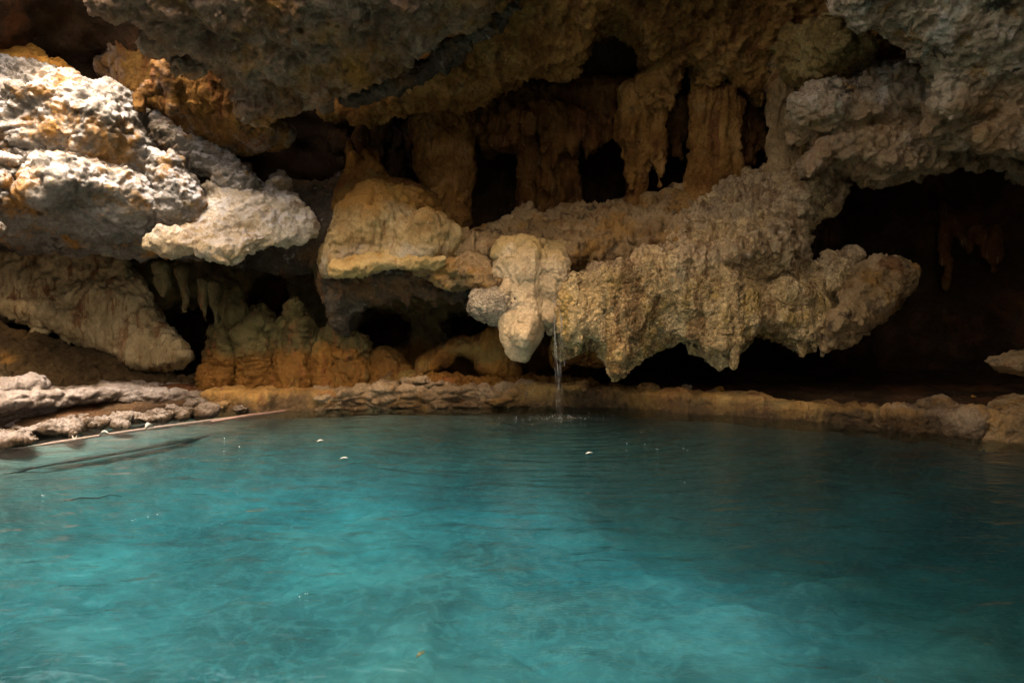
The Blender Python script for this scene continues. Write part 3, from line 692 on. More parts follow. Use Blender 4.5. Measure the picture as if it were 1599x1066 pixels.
rock('rock_wall', [Poly([(1008, 60), (1000, 20), (1040, -80), (1460, -80), (1460, 130), (1330, 150), (1275, 150), (1250, 112), (1220, 120), (1205, 150), (1185, 172), (1172, 150), (1160, 132), (1135, 130), (1112, 150), (1097, 128), (1080, 110), (1074, 150), (1060, 160), (1040, 165), (1022, 185), (1010, 170), (1000, 140), (1008, 110)], 10.7, T=.5, r=.18, gy=.45, bulge=.2)] + fringe([(1005, 150), (1024, 172), (1060, 155), (1076, 140), (1100, 135), (1135, 122), (1165, 138), (1188, 162), (1250, 105)], 10.75, 18, (4, 26), (5, 10), 22), Mbrown,
     'rough brown hanging wall with ragged lower edge, above the tall black slots', 'rock wall', a=1.3,
     cut=[Ell((1088, 128, 10.4), 10, 26, .6, .05)])
rock('boulder', [Poly([(1252, 40), (1275, 30), (1320, 40), (1362, 62), (1366, 90), (1340, 108), (1300, 116), (1268, 114), (1258, 92)], 9.7, T=.45, r=.35, bulge=.3)], rock_mat('yellow nodule', [(.3, (.17, .10, .03)), (.5, (.30, .20, .07)), (.7, (.40, .30, .13))], [(RUST, 3, .58, .68, U, None, None, .7)], bump='pop'),
     'knobbly yellow lump hanging under the tip of the grey overhang', 'boulder', disp=disp_pop, a=1.1)
rock('rock_overhang', [Poly([(1300, 12, 8.5), (1292, 44, 8.6), (1312, 48, 8.6), (1345, 62, 8.6), (1400, 78, 8.7), (1438, 100, 8.8), (1452, 150, 9.0), (1440, 205, 9.2), (1470, 240, 9.2), (1540, 252, 9.0), (1570, 272, 8.8), (1720, 292, 8.6), (2000, 300, 8.2), (2050, -120, 6.8), (1760, -120, 6.8), (1330, -120, 7.6)], T=.6, r=.16, bulge=.12, rb=.8, k=.05),
                       Cone((1303, 18, 8.5), 8, (1292, 46, 8.55), 4.5, .05), Ell((1500, 150, 8.6), 60, 40, .25, .2), Ell((1580, 210, 8.4), 60, 35, .25, .2),
                       Poly([(1240, 150), (1252, 124), (1300, 112), (1345, 100), (1392, 88), (1470, 92), (1490, 150), (1400, 166), (1350, 172), (1300, 174), (1262, 168)], 9.55, T=.35, r=.06, gy=-.5, bulge=.1, k=.04),
                       Poly([(1290, 205), (1308, 188), (1330, 172), (1362, 160), (1410, 156), (1480, 190), (1490, 250), (1440, 250), (1390, 262), (1340, 244), (1300, 250), (1268, 272), (1262, 250)], 9.6, T=.4, r=.06, gy=-.2, bulge=.15, k=.05),
                       Poly([(1240, -90), (1420, -90), (1440, 60), (1380, 90), (1300, 60), (1262, 40), (1250, 10)], 9.8, T=.4, r=.2, gy=.6, k=.15),
                       Poly([(1262, 285), (1276, 258), (1312, 232), (1350, 222), (1400, 215), (1450, 205), (1560, 232), (1640, 262), (2000, 275), (2000, 305), (1640, 294), (1560, 272), (1510, 264), (1466, 264), (1418, 257), (1384, 268), (1364, 250), (1318, 254), (1280, 272)], 9.7, T=.6, r=.06, gy=.5, k=.12)]
     + fringe([(1275, 268), (1318, 250), (1364, 246), (1384, 262), (1418, 254), (1510, 262), (1590, 278)], 9.5, 16, (2, 10), (5, 11), 31, .07), Mslab,
     'large mottled overhang with a white horn shaped tip, arching over the black cavern', 'rock overhang', a=1.0, vox=.04)
# ------------------------------------------------------------------ centre and right flowstone
rock('rock_slope', [Poly([(690, 410, 10.1), (790, 385, 10.2), (880, 372, 10.2), (970, 385, 10.1), (1110, 375, 10.1), (1130, 330, 11.2), (1080, 318, 11.5), (1000, 338, 11.6), (930, 350, 11.7), (870, 352, 11.7), (780, 352, 11.6), (730, 372, 11.2)], T=.22, r=.15, bulge=.15),
                    Cone((985, 335, 11.4), 14, (940, 385, 10.5), 22, .2), Cone((1095, 318, 11.2), 16, (1010, 370, 10.4), 24, .2), Ell((900, 365, 10.9), 26, 20), Ell((960, 362, 10.8), 30, 18), Ell((890, 388, 10.3), 22, 16), Ell((1040, 345, 11), 30, 18)] + [Ell((x, y, D), rx, ry, .22, .05) for x, y, D, rx, ry in ((712, 388, 10.4, 20, 12), (745, 372, 10.9, 22, 14), (802, 372, 10.7, 20, 12), (838, 352, 11.0, 16, 14), (912, 350, 11.2, 18, 14), (935, 338, 11.5, 14, 12), (985, 326, 11.5, 18, 12), (1012, 322, 11.4, 14, 14), (1060, 318, 11.2, 18, 14), (1105, 306, 11.1, 16, 14), (930, 372, 10.5, 24, 10), (860, 372, 10.6, 16, 10), (1000, 352, 10.8, 20, 12), (770, 392, 10.2, 22, 9))], Mpale,
     'brown rubble slope running behind the pale spout and the large popcorn flowstone', 'rock slope', disp=disp_pop)
rock('rock_mound', [Poly([(770, 362), (785, 345), (808, 325), (822, 313), (838, 316), (846, 326), (858, 330), (870, 345), (886, 352), (880, 372), (790, 378)], 11.0, T=.4, r=.3, gy=-.5, bulge=.2)], Mpale,
     'pointed brown mound in front of the black hollows at the centre back', 'rock mound', disp=disp_pop, a=.8)
rock('rock_mound', [Poly([(715, 378), (730, 352), (748, 335), (765, 336), (775, 350), (765, 372), (740, 388)], 11.0, T=.3, r=.25, gy=-.5)], Mochre,
     'small ochre mound between the fluted brown column and the pointed brown mound', 'rock mound', a=.7)
rock('flowstone_dome', [Ell((598, 405, 10.75), 82, 106, .6, .2), Ell((548, 408, 10.4), 44, 44, .45, .2), Ell((660, 412, 10.6), 66, 48, .5, .2), Ell((640, 352, 11.0), 50, 50, .45, .2), Cone((590, 310, 10.7), 20, (560, 400, 10.2), 22, .15), Cone((625, 315, 10.7), 18, (650, 400, 10.25), 24, .15),
                        Cone((535, 375, 10.1), 12, (526, 408, 9.95), 9, .12)] + strands(525, 705, (330, 372), (388, 402), 10.08, 15, (6, 12), 51, .15, .16, 1), Mdome,
     'cream coloured domed flowstone mound, left of centre', 'flowstone', cut=[Ell((600, 520, 10.0), 190, 112, 1.6)], disp=disp_drape, a=1.0)
rock('flowstone_peak', [Cone((549, 216, 11.4), 4, (556, 256, 11.3), 12, .08), Cone((556, 256, 11.3), 12, (548, 318, 11.0), 30, .1), Cone((580, 240, 11.4), 10, (592, 310, 11.1), 30, .1), Cone((620, 292, 11.2), 14, (650, 330, 11.0), 34, .12), Ell((600, 305, 11.0), 60, 20, .35)], Mochre2,
     'jagged ochre peak of flowstone rising behind the cream dome', 'flowstone', disp=disp_flow, a=1.0, s=1.4)
rock('rock_shelf', [Poly([(514, 418), (522, 398), (545, 384), (600, 384), (660, 394), (694, 404), (640, 405), (600, 407), (560, 414)], 9.8, T=.1, r=.06, gy=-2.0, bulge=.04)], Mcream,
     'thin pale lip at the foot of the cream dome, over the dark hollow', 'rock shelf', disp=disp_crag, a=.5, vox=.03)
rock('rock_shelf', [Poly([(640, 402), (700, 396), (760, 402), (792, 425), (778, 434), (720, 426), (660, 412)], 9.9, T=.14, r=.08, gy=-1.8, bulge=.05)], Mpale,
     'thin brown rubble shelf between the cream dome and the pale spout', 'rock shelf', disp=disp_crag, a=.7, vox=.03)
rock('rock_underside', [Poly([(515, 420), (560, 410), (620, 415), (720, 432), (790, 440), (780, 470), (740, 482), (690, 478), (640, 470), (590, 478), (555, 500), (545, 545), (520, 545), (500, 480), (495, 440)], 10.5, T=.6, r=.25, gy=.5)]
     + [Cone((x, 455, 10.4), 12, (x + 2, y, 10.4), 4, .08) for x, y in ((604, 482), (632, 505), (680, 498), (735, 500), (660, 488))], Mdkgrey,
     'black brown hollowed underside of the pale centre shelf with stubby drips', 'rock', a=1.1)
spout = rock('flowstone_spout', [Poly([(776, 430), (782, 404), (798, 386), (832, 372), (872, 366), (905, 372), (896, 400), (889, 450), (878, 480), (864, 500), (852, 490), (846, 470), (842, 492), (838, 516), (822, 529), (800, 524), (792, 514), (804, 492), (808, 470), (806, 448)], 9.7, T=.25, r=.12, gy=-.75, bulge=.1, rb=.3, k=.12)]
             + strands(796, 842, (400, 450), (505, 526), 9.6, 5, (7, 11), 71, .03, .16, 1) + strands(848, 886, (390, 430), (470, 495), 9.6, 4, (6, 9), 72, .03, .16, 0) + strands(780, 835, (390, 400), (420, 436), 9.75, 4, (8, 12), 73, .03, .16, 1), Mspout,
     'smooth pale two lobed flowstone spout that the thin waterfall runs from', 'flowstone', disp=disp_pop, a=.5, vox=.028, s=1.2)
rock('knob', [Poly([(736, 470), (742, 450), (768, 438), (806, 437), (835, 450), (840, 470), (826, 498), (790, 503), (748, 494)], 9.55, T=.22, r=.2, bulge=.15)], Mknob, parent=spout, disp=disp_pop, a=.8, vox=.03)
spout.children[0]['label'] = 'grey crusted knob on the left side of the pale spout'
rock('flowstone_mass', [Poly([(872, 514), (874, 482), (886, 446), (912, 412), (950, 386), (1000, 376), (1060, 368), (1130, 372), (1190, 390), (1200, 430), (1196, 470), (1188, 494), (1175, 508), (1152, 530), (1132, 532), (1100, 518), (1068, 504), (1030, 508), (1000, 522), (982, 542), (968, 556), (956, 544), (948, 523), (942, 496), (932, 496), (914, 510), (900, 524), (882, 520)], 9.75, T=.3, r=.07, gy=-.85, bulge=.18, rb=.5, k=.16),
                        Poly([(912, 412, 10.0), (960, 384, 10.2), (1010, 366, 10.4), (1060, 350, 10.8), (1105, 332, 11.1), (1150, 308, 11.2), (1190, 288, 11.1), (1232, 252, 11.0), (1268, 222, 10.8), (1300, 215, 10.4), (1300, 240, 10.1), (1268, 275, 10.0), (1252, 320, 10.0), (1222, 360, 9.9), (1212, 410, 9.8), (1150, 430, 9.75), (1000, 430, 9.8)], T=.3, r=.12, bulge=.1, k=.14),
                        Poly([(1262, 262), (1284, 255), (1276, 300), (1262, 340), (1250, 395), (1210, 412), (1206, 340), (1222, 300)], 10.1, T=.3, r=.12, gy=-.2, k=.12),
                        Poly([(1186, 470), (1192, 440), (1215, 428), (1250, 424), (1285, 430), (1302, 455), (1302, 490), (1292, 504), (1278, 520), (1255, 518), (1242, 516), (1215, 498), (1194, 500)], 9.95, T=.3, r=.12, gy=-.5, bulge=.15, k=.1),
                        Poly([(1200, 425), (1230, 404), (1280, 406), (1312, 390), (1345, 392), (1320, 440), (1290, 445), (1210, 445)], 10.1, T=.3, r=.12, gy=-.9, bulge=.05, k=.12),
                        Ell((1060, 440, 9.65), 90, 50, .22, .25), Ell((905, 470, 9.6), 22, 50, .2, .15), Ell((965, 500, 9.55), 18, 50, .2, .15), Ell((1135, 490, 9.55), 30, 45, .2, .15)]
     + fringe([(874, 514), (884, 518), (900, 528), (914, 514), (932, 500), (944, 500), (952, 533), (967, 562), (980, 550), (1000, 530), (1030, 515), (1068, 510), (1100, 526), (1132, 538), (1152, 538), (1175, 516), (1190, 496), (1215, 502), (1242, 522), (1256, 524), (1278, 526), (1292, 508)], 9.64, 34, (0, 8), (6, 12), 41, .08)
     + strands(895, 1180, (430, 465), (485, 508), 9.58, 11, (8, 14), 43, .06, .2, 1) + strands(1200, 1285, (455, 470), (500, 513), 9.8, 4, (8, 13), 44, .05, .15, 1), Mpop,
     'broad draped popcorn flowstone with a dripping yellow fringe above the pool, brown on top', 'flowstone', disp=disp_pop, a=1.0, vox=.038)
rock('jutting_rock', [Poly([(1298, 494), (1302, 462), (1322, 430), (1330, 405), (1360, 392), (1400, 392), (1432, 402), (1441, 418), (1438, 434), (1404, 452), (1388, 470), (1370, 486), (1350, 498), (1334, 496), (1322, 508), (1308, 508)], 9.7, T=.35, r=.16, gy=-.9, bulge=.15)], Mpale,
     'jutting grey brown rock knob at the mouth of the black cavern on the right', 'rock', disp=disp_crag, a=.9, vox=.035)
for x, y0, y1, r0, D, lab in ((1145, 545, 571, 8, 9.45, 'blunt little stalactite hanging from the lowest point of the large popcorn mass'), (1251, 528, 553, 10, 9.75, 'pointed little stalactite under the smaller yellow lobe, left of a close pair'),
                              (1271, 535, 549, 4, 9.75, 'tiniest stalactite under the smaller yellow lobe'), (1283, 530, 553, 6, 9.75, 'tiny stalactite at the right end of the smaller yellow lobe'),
                              (900, 535, 554, 6, 9.5, 'small stalactite beside the waterfall, under the left end of the large popcorn mass'), (1326, 500, 528, 8, 9.75, 'short stalactite below the jutting knob on the right')):
    rock('stalactite', [Cone((x, y0, D), r0, (x, y1, D), r0 * .45, .03)], Mpop, lab, 'stalactite', disp=disp_pop, a=.25, vox=.016, warp=.02, wf=3, s=1.4)
# back wall under the flowstone
rock('flowstone_arch', [Poly([(640, 590), (655, 560), (690, 545), (720, 530), (760, 522), (790, 510), (806, 525), (812, 580), (800, 592), (775, 588), (752, 582), (740, 560), (715, 552), (695, 570), (678, 585), (670, 605), (640, 605)], 10.9, T=.25, r=.18, bulge=.1)], Mochre2,
     'ochre arch of flowstone over a small black hole, above the layered ledge', 'flowstone', disp=disp_flow, vox=.035)
rock('rock_slope', [Poly([(520, 600, 10.7), (560, 585, 11), (640, 582, 11.1), (800, 590, 11.1), (900, 590, 11.1), (960, 600, 10.7), (960, 612, 10.5), (520, 612, 10.5)], T=.3, r=.12)], Mochre2,
     'low bank of ochre deposit along the back of the rim, under the ochre arch', 'rock slope', vox=.035)
rock('rock_mound', [Poly([(535, 600), (550, 560), (580, 536), (606, 534), (630, 552), (655, 580), (660, 600)], 11.0, T=.3, r=.25, gy=-.6, bulge=.15)], Mwall,
     'olive green mound at the back under the hollow of the centre shelf', 'rock mound', disp=disp_flow)
rock('flowstone_drapery', [Poly([(868, 530), (900, 520), (940, 525), (950, 560), (935, 575), (905, 568), (890, 575), (868, 568)], 11.0, T=.25, r=.2, bulge=.15)], Mochre2,
     'small ochre flowstone lobe on the wall behind the waterfall', 'flowstone', disp=disp_flow, vox=.035)
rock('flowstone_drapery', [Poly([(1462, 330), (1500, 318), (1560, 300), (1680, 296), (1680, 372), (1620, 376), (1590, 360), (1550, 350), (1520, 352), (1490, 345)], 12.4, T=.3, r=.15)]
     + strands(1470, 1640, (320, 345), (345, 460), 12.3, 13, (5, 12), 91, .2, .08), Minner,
     'shade darkened rust brown drapery deep in the black cavern near the right photo edge', 'flowstone', disp=disp_flow, a=1.3, s=1.4)
rock('boulder', [Poly([(1565, 575), (1580, 562), (1610, 552), (1700, 542), (1770, 560), (1790, 660), (1700, 655), (1670, 606), (1600, 600), (1578, 590)], 8.7, T=.3, r=.25, bulge=.15)], Mpale,
     'smooth tan boulder cut by the right photo edge, in front of the black cavern', 'boulder', a=.5)

# ------------------------------------------------------------------ rim of the pool
def rim(name, label, top, bot, mat, disp, thick=.55, a=1.0, vox=.04, drop=.45, cat='rock ledge', lean=.0, s=1.0, crust=None):
    """A run of ledge: waterline pixels (bot) fix the plan, the top pixels fix the height."""
    pr = []
    for i in range(len(bot) - 1):
        A, B = onz(*bot[i]), onz(*bot[i + 1])
        hA = at(*top[i], A[1] + .12 + lean * .4)[2]; hB = at(*top[i + 1], B[1] + .12 + lean * .4)[2]
        if crust:
            pr.append(Wedge(A, B, hA, hB, thick, drop, k=.05, lean=.25, th=crust, back=.06))
            pr.append(Wedge(A, B, hA - .1, hB - .1, thick, drop, k=.05, lean=.2, back=.26))
            pr.append(Wedge(A, B, .06, .05, thick, drop, k=.05, back=.02))
        else: pr.append(Wedge(A, B, hA, hB, thick, drop, lean=lean))
    return rock(name, pr, mat, label, cat, disp=disp, a=a, vox=vox, warp=.05, wf=1.6, s=s)
class Wedge:                             # block standing on the line A-B, reaching back by t and down by drop
    def __init__(s, A, B, hA, hB, t, drop, k=.1, lean=0.0, back=0.0, th=None):
        s.lean, s.back, s.th = lean, back, th
        e = B - A; s.L = float(np.linalg.norm(e[:2])); s.e = e[:2] / s.L
        s.nn = np.array([-s.e[1], s.e[0]])
        if s.nn @ np.array([0, 5.0]) < 0 and abs(s.nn[1]) > .2: s.nn = -s.nn
        if abs(s.nn[1]) <= .2 and s.nn @ A[:2] < 0: s.nn = -s.nn
        s.A, s.hA, s.hB, s.t, s.drop, s.k = A, hA, hB, t, drop, k
        q = np.array([A[:2], B[:2], A[:2] + s.nn * t, B[:2] + s.nn * t])
        s.lo = np.array([*q.min(0), -drop]); s.hi = np.array([*q.max(0), max(hA, hB)])
    def sdf(s, P):
        L = P[:, :2] - s.A[:2].astype(np.float32)
        u = L @ s.e.astype(np.float32); w = L @ s.nn.astype(np.float32) - s.lean * np.maximum(P[:, 2], 0) - s.back
        h = s.hA + (s.hB - s.hA) * np.clip(u / s.L, 0, 1)
        a = np.abs(u - s.L / 2) - s.L / 2 - .14 + .07
        b = np.abs(w - s.t / 2) - s.t / 2 + .07
        c = np.maximum(P[:, 2] - h, -s.drop - P[:, 2] if s.th is None else h - s.th - P[:, 2]) + .07
        m = np.maximum(np.maximum(a, b), c)
        return np.minimum(m, 0) + np.sqrt(np.maximum(a, 0) ** 2 + np.maximum(b, 0) ** 2 + np.maximum(c, 0) ** 2) - .07
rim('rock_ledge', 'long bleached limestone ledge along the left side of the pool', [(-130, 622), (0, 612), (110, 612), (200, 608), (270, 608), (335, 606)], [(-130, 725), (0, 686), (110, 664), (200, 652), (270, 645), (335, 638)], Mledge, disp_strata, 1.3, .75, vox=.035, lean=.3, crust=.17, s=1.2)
rim('rock_ledge', 'dark wet brown stretch of the rim between the bleached ledge and the layered ledge', [(325, 608), (400, 610), (510, 607)], [(325, 640), (400, 642), (512, 640)], Mcurb, disp_flow, .6, .7)
rim('rock_ledge', 'layered tan rock ledge at the back of the pool, left of the waterfall', [(505, 606), (600, 604), (700, 604), (820, 601)], [(505, 640), (600, 637), (700, 636), (822, 635)], Mstrata, disp_strata, .6, 1.0, .03)
rim('rim', 'smooth wet ochre rim of the pool, from the waterfall to below the black cavern', [(815, 601), (950, 608), (1060, 612), (1180, 620), (1275, 632)], [(818, 635), (950, 637), (1060, 643), (1180, 650), (1275, 658)], Mcurb, disp_flow, .5, .8, .035, cat='pool rim')
rim('rock_ledge', 'low dark broken ledge at the foot of the black cavern', [(1270, 632), (1340, 640), (1390, 645)], [(1270, 657), (1340, 663), (1390, 668)], Mcurb, disp_strata, .6, 1.0, .035)
rim('rock_ledge', 'tan broken ledge at the right end of the pool, beside the pale flat boulder', [(1380, 640), (1440, 640), (1510, 642)], [(1380, 667), (1440, 674), (1512, 682)], Mstrata, disp_pop, .7, .9, .035)
rim('boulder', 'pale flat boulder at the right photo edge of the pool rim', [(1500, 650), (1540, 645), (1600, 640), (1700, 645), (1850, 660)], [(1500, 681), (1540, 685), (1600, 692), (1700, 706), (1850, 730)], Mpale, disp_crag, .8, .8, .04, cat='boulder')
rock('rock_slab', [Poly([(1535, 640, 9.0), (1560, 632, 9.4), (1700, 624, 9.4), (1700, 644, 8.6), (1600, 645, 8.5)], T=.08, r=.05)], Mpale, 'thin flat slab lying behind the pale flat boulder at the right', 'rock slab', a=.4, vox=.03)

# loose stones: one builder, each with its own outline
def stone(px, py, rx, rz, label, mat, Y=None, z=None, name='stone', a=.5, disp=disp_crag, s=1.6):
    c = at(px, py, Y) if Y else at(px, py, onz(px, py + rz * .8)[1])
    rock(name, [Ell((px, py, c[1]), rx, rz, pxm(c[1]) * rx * .9)], mat, label, 'stone', disp=disp, a=a, vox=max(.012, min(.03, pxm(c[1]) * rz * .3)), warp=.05, wf=4, seed=int(px) % 97, s=s)
stone(305, 633, 22, 9, 'white lumpy stone in front of the bleached ledge, left of the reddish one', Mledge, disp=disp_pop)
stone(288, 645, 14, 8, 'small grey stone at the water below the bleached ledge', Mledge, disp=disp_pop)
stone(318, 641, 20, 9, 'white lumpy stone at the waterline, below the reddish one', Mledge, disp=disp_pop)
stone(352, 632, 16, 9, 'reddish brown stone among the white ones in front of the bleached ledge', Mpale)
stone(375, 638, 14, 8, 'grey stone at the right end of the white stones by the bleached ledge', Mledge)
stone(335, 627, 12, 8, 'dark grey stone behind the reddish one by the bleached ledge', Mdkgrey)
stone(235, 651, 28, 5, 'low yellowish stone at the waterline under the bleached ledge', Mledge, disp=disp_pop)
stone(150, 660, 22, 5, 'flat pale stone at the waterline, under the middle of the bleached ledge', Mledge, disp=disp_pop)
stone(80, 668, 40, 9, 'broad crusted stone in the water at the left end of the bleached ledge', Mledge, disp=disp_pop, a=.8)
stone(15, 684, 38, 9, 'leftmost crusted stone in the water, at the photo edge', Mledge, disp=disp_pop, a=.8)
g = random.Random(12); protos = []
for k in range(15):
    f = g.random(); px = 10 + f * 370; py = 690 - 46 * f + g.uniform(-9, 1) - 4
    if k < 4:
        stone(px, py, (9, 12, 8, 14)[k], (5, 6, 5, 6)[k], 'small pale crusted stone at the waterline under the bleached ledge', (Mledge, Mledge, Mpale, Mledge)[k], disp=disp_pop)
        o = COL.objects[-1]; protos.append(o)
    else:
        o = protos[k % 4].copy(); COL.objects.link(o); p = onz(px, py); o.location = (p[0], p[1], g.uniform(-.05, .02)); o.rotation_euler = (g.uniform(-.4, .4), g.uniform(-.4, .4), g.uniform(0, 6)); o.scale = [g.uniform(.6, 1.3)] * 3
    o['group'] = 'small stones along the left waterline'
stone(650, 594, 30, 7, 'flat brown slab stone lying on the layered ledge, below the ochre arch', Mstrata, Y=10.7)
stone(680, 599, 24, 5, 'thin slab stone right of the flat brown slab on the layered ledge', Mstrata, Y=10.6)
stone(895, 602, 24, 5, 'low tan stone on the rim where the waterfall passes', Mcurb, Y=10.4)
stone(1074, 604, 9, 7, 'white pebble on the rim under the large popcorn mass', Mknob, Y=10.4)
stone(1015, 606, 16, 4, 'low ochre stone on the rim, left of the white pebble', Mcurb, Y=10.4)
stone(1122, 611, 9, 3.5, 'small orange stone on the rim, right of the white pebble', Mochre, Y=10.3)
stone(1510, 628, 16, 8, 'rust coloured stone deep at the back of the right ledge', Mochre, Y=9.6)

# ------------------------------------------------------------------ pool
def bed_mat():
    t = NT('pool silt with caustic lines')
    pos = t.n('ShaderNodeNewGeometry').outputs['Position']
    a = t.ramp(t.noise(pos, .8, 8, .6, .2), [(.3, (.014, .019, .018)), (.44, (.030, .038, .036)), (.56, (.054, .064, .060)), (.72, (.10, .11, .10))])
    v = t.mapr(t.noise(pos, 3.2, 6, .65, .3), .55, .70)
    a = t.mix(t.math('MULTIPLY', v, .4), a, (.02, .03, .028))
    q = t.math('ABSOLUTE', t.math('SUBTRACT', t.noise(t.vec(pos, (1, 1, 1), (5, 2, 0)), 4.5, 4, .55, .3), .5))
    a = t.mix(t.mapr(q, .0, .05, .22, 0), a, (.13, .145, .135))  # thin pale lines stand in for caustic light on the bed
    st = t.voro(pos, 2.6)
    a = t.mix(t.mapr(st, .10, .22, .5, 0), a, (.03, .04, .036))
    b = t.n('ShaderNodeBsdfPrincipled'); t.l(a, b.inputs['Base Color']); b.inputs['Roughness'].default_value = .9
    t.l(b.outputs[0], t.out.inputs[0]); return t.m
def floor_z(X, Y):
    d = pool_d(X, Y)
    P = np.c_[X.ravel(), Y.ravel(), np.zeros(X.size)]
    return np.where(d > .42, .05 + np.clip(d - .4, 0, .6) * .3, -3.2) + (fbm(P * 1.3, 88, 4) * .10 + ridged(P * 3, 89, 3) * .02).reshape(X.shape)
sheet('pool_bed', -8.6, 8.6, -3.2, 12.2, .04, bed_z, bed_mat())
sheet('cave_floor', -11, 11, -7, 15.2, .07, floor_z, Mshell)

def water_mat():
    t = NT('turquoise mineral water')
    pos = t.n('ShaderNodeNewGeometry').outputs['Position']
    fres = t.n('ShaderNodeFresnel'); fres.inputs[0].default_value = 1.33
    tr = t.n('ShaderNodeBsdfTransparent'); tr.inputs[0].default_value = (.93, 1, 1, 1)
    gl = t.n('ShaderNodeBsdfGlossy'); gl.inputs['Roughness'].default_value = .05
    h = t.math('ADD', t.noise(t.vec(pos, (1, 1.5, 1)), 2.6, 3, .5, .5), t.math('MULTIPLY', t.noise(t.vec(pos, (1, 1.7, 1)), 9, 3, .5, .4), .22))
    h = t.math('ADD', h, t.math('MULTIPLY', t.noise(t.vec(pos, (1, 2.2, 1)), 20, 2, .5), .10))
    # rings running out from where the waterfall lands
    wv = t.n('ShaderNodeVectorMath', operation='DISTANCE'); t.l(pos, wv.inputs[0]); wv.inputs[1].default_value = tuple(SPLASH)
    ring = t.math('SINE', t.math('MULTIPLY', wv.outputs['Value'], 34))
    fall = t.mapr(wv.outputs['Value'], .2, 8.5, .12, .02)
    h = t.math('ADD', h, t.math('MULTIPLY', ring, t.math('MULTIPLY', fall, t.noise(pos, 1.3, 3, .5))))
    bp = t.n('ShaderNodeBump'); bp.inputs['Strength'].default_value = .8; bp.inputs['Distance'].default_value = .05
    t.l(h, bp.inputs['Height']); t.l(bp.outputs[0], gl.inputs['Normal']); t.l(bp.outputs[0], fres.inputs['Normal'])
    mx = t.n('ShaderNodeMixShader'); t.l(fres.outputs[0], mx.inputs[0]); t.l(tr.outputs[0], mx.inputs[1]); t.l(gl.outputs[0], mx.inputs[2])
    t.l(mx.outputs[0], t.out.inputs[0])
    ab = t.n('ShaderNodeVolumeAbsorption'); ab.inputs[0].default_value = (.20, .80, .905, 1); ab.inputs['Density'].default_value = .70
    sc_ = t.n('ShaderNodeVolumeScatter'); sc_.inputs[0].default_value = (.4, .8, .9, 1); sc_.inputs['Density'].default_value = .015
    ad = t.n('ShaderNodeAddShader'); t.l(ab.outputs[0], ad.inputs[0]); t.l(sc_.outputs[0], ad.inputs[1])
    t.l(ad.outputs[0], t.out.inputs['Volume'])
    return t.m
SPLASH = onz(870, 653)
def water():
    x0, x1, y0, y1, st = -8.4, 8.4, -3.0, 11.6, .08
    xs = np.arange(x0, x1 + st, st); ys = np.arange(y0, y1 + st, st)
    X, Y = np.meshgrid(xs, ys, indexing='ij'); P = np.c_[X.ravel(), Y.ravel(), np.zeros(X.size)]
    z = fbm(P * np.array([.8, 1.3, 1]), 91, 3) * .010
    r = np.hypot(P[:, 0] - SPLASH[0], P[:, 1] - SPLASH[1])
    z += np.sin(r * 17) * .005 * np.exp(-r / 2.2)
    V = np.c_[P[:, :2], z]; nx, ny = len(xs), len(ys)
    i = np.arange(nx - 1)[:, None] * ny + np.arange(ny - 1)[None]
    Q = np.stack([i, i + ny, i + ny + 1, i + 1], -1).reshape(-1, 4)
    g = np.arange(nx * ny).reshape(nx, ny)
    loop = np.concatenate([g[:, 0], g[-1, 1:], g[-2::-1, -1], g[0, -2:0:-1]])
    lowV = V[loop].copy(); lowV[:, 2] = -2.9
    b = len(V) + np.arange(len(loop))
    S = np.stack([loop, b, np.roll(b, -1), np.roll(loop, -1)], -1)
    me_V = np.concatenate([V, lowV])
    me = bpy.data.meshes.new('pool_water')
    me.from_pydata(me_V.tolist(), [], Q.tolist() + S.tolist() + [b[::-1].tolist()])
    me.polygons.foreach_set('use_smooth', np.r_[np.ones(len(Q), bool), np.zeros(len(S) + 1, bool)])
    me.update()
    return tag(link('pool_water', me, water_mat()), kind='structure')
water()

# ------------------------------------------------------------------ tubes and small things
def tube(name, pts, rad, mat, parent=None, seg=8):
    pts = [Vector(p) for p in pts]; V = []; Fc = []
    for i, p in enumerate(pts):
        d = (pts[min(i + 1, len(pts) - 1)] - pts[max(i - 1, 0)]).normalized()
        u = d.cross(Vector((0, 1, 0)) if abs(d.y) < .9 else Vector((1, 0, 0))).normalized(); w = d.cross(u)
        r = rad[i] if hasattr(rad, '__len__') else rad
        for k in range(seg):
            a = 2 * math.pi * k / seg
            V.append(tuple(p + u * math.cos(a) * r + w * math.sin(a) * r))
    for i in range(len(pts) - 1):
        for k in range(seg):
            Fc.append((i * seg + k, i * seg + (k + 1) % seg, (i + 1) * seg + (k + 1) % seg, (i + 1) * seg + k))
    Fc.append(tuple(range(seg))[::-1]); Fc.append(tuple((len(pts) - 1) * seg + k for k in range(seg)))
    me = bpy.data.meshes.new(name); me.from_pydata(V, [], Fc); me.polygons.foreach_set('use_smooth', [True] * len(Fc)); me.update()
    return link(name, me, mat, parent)

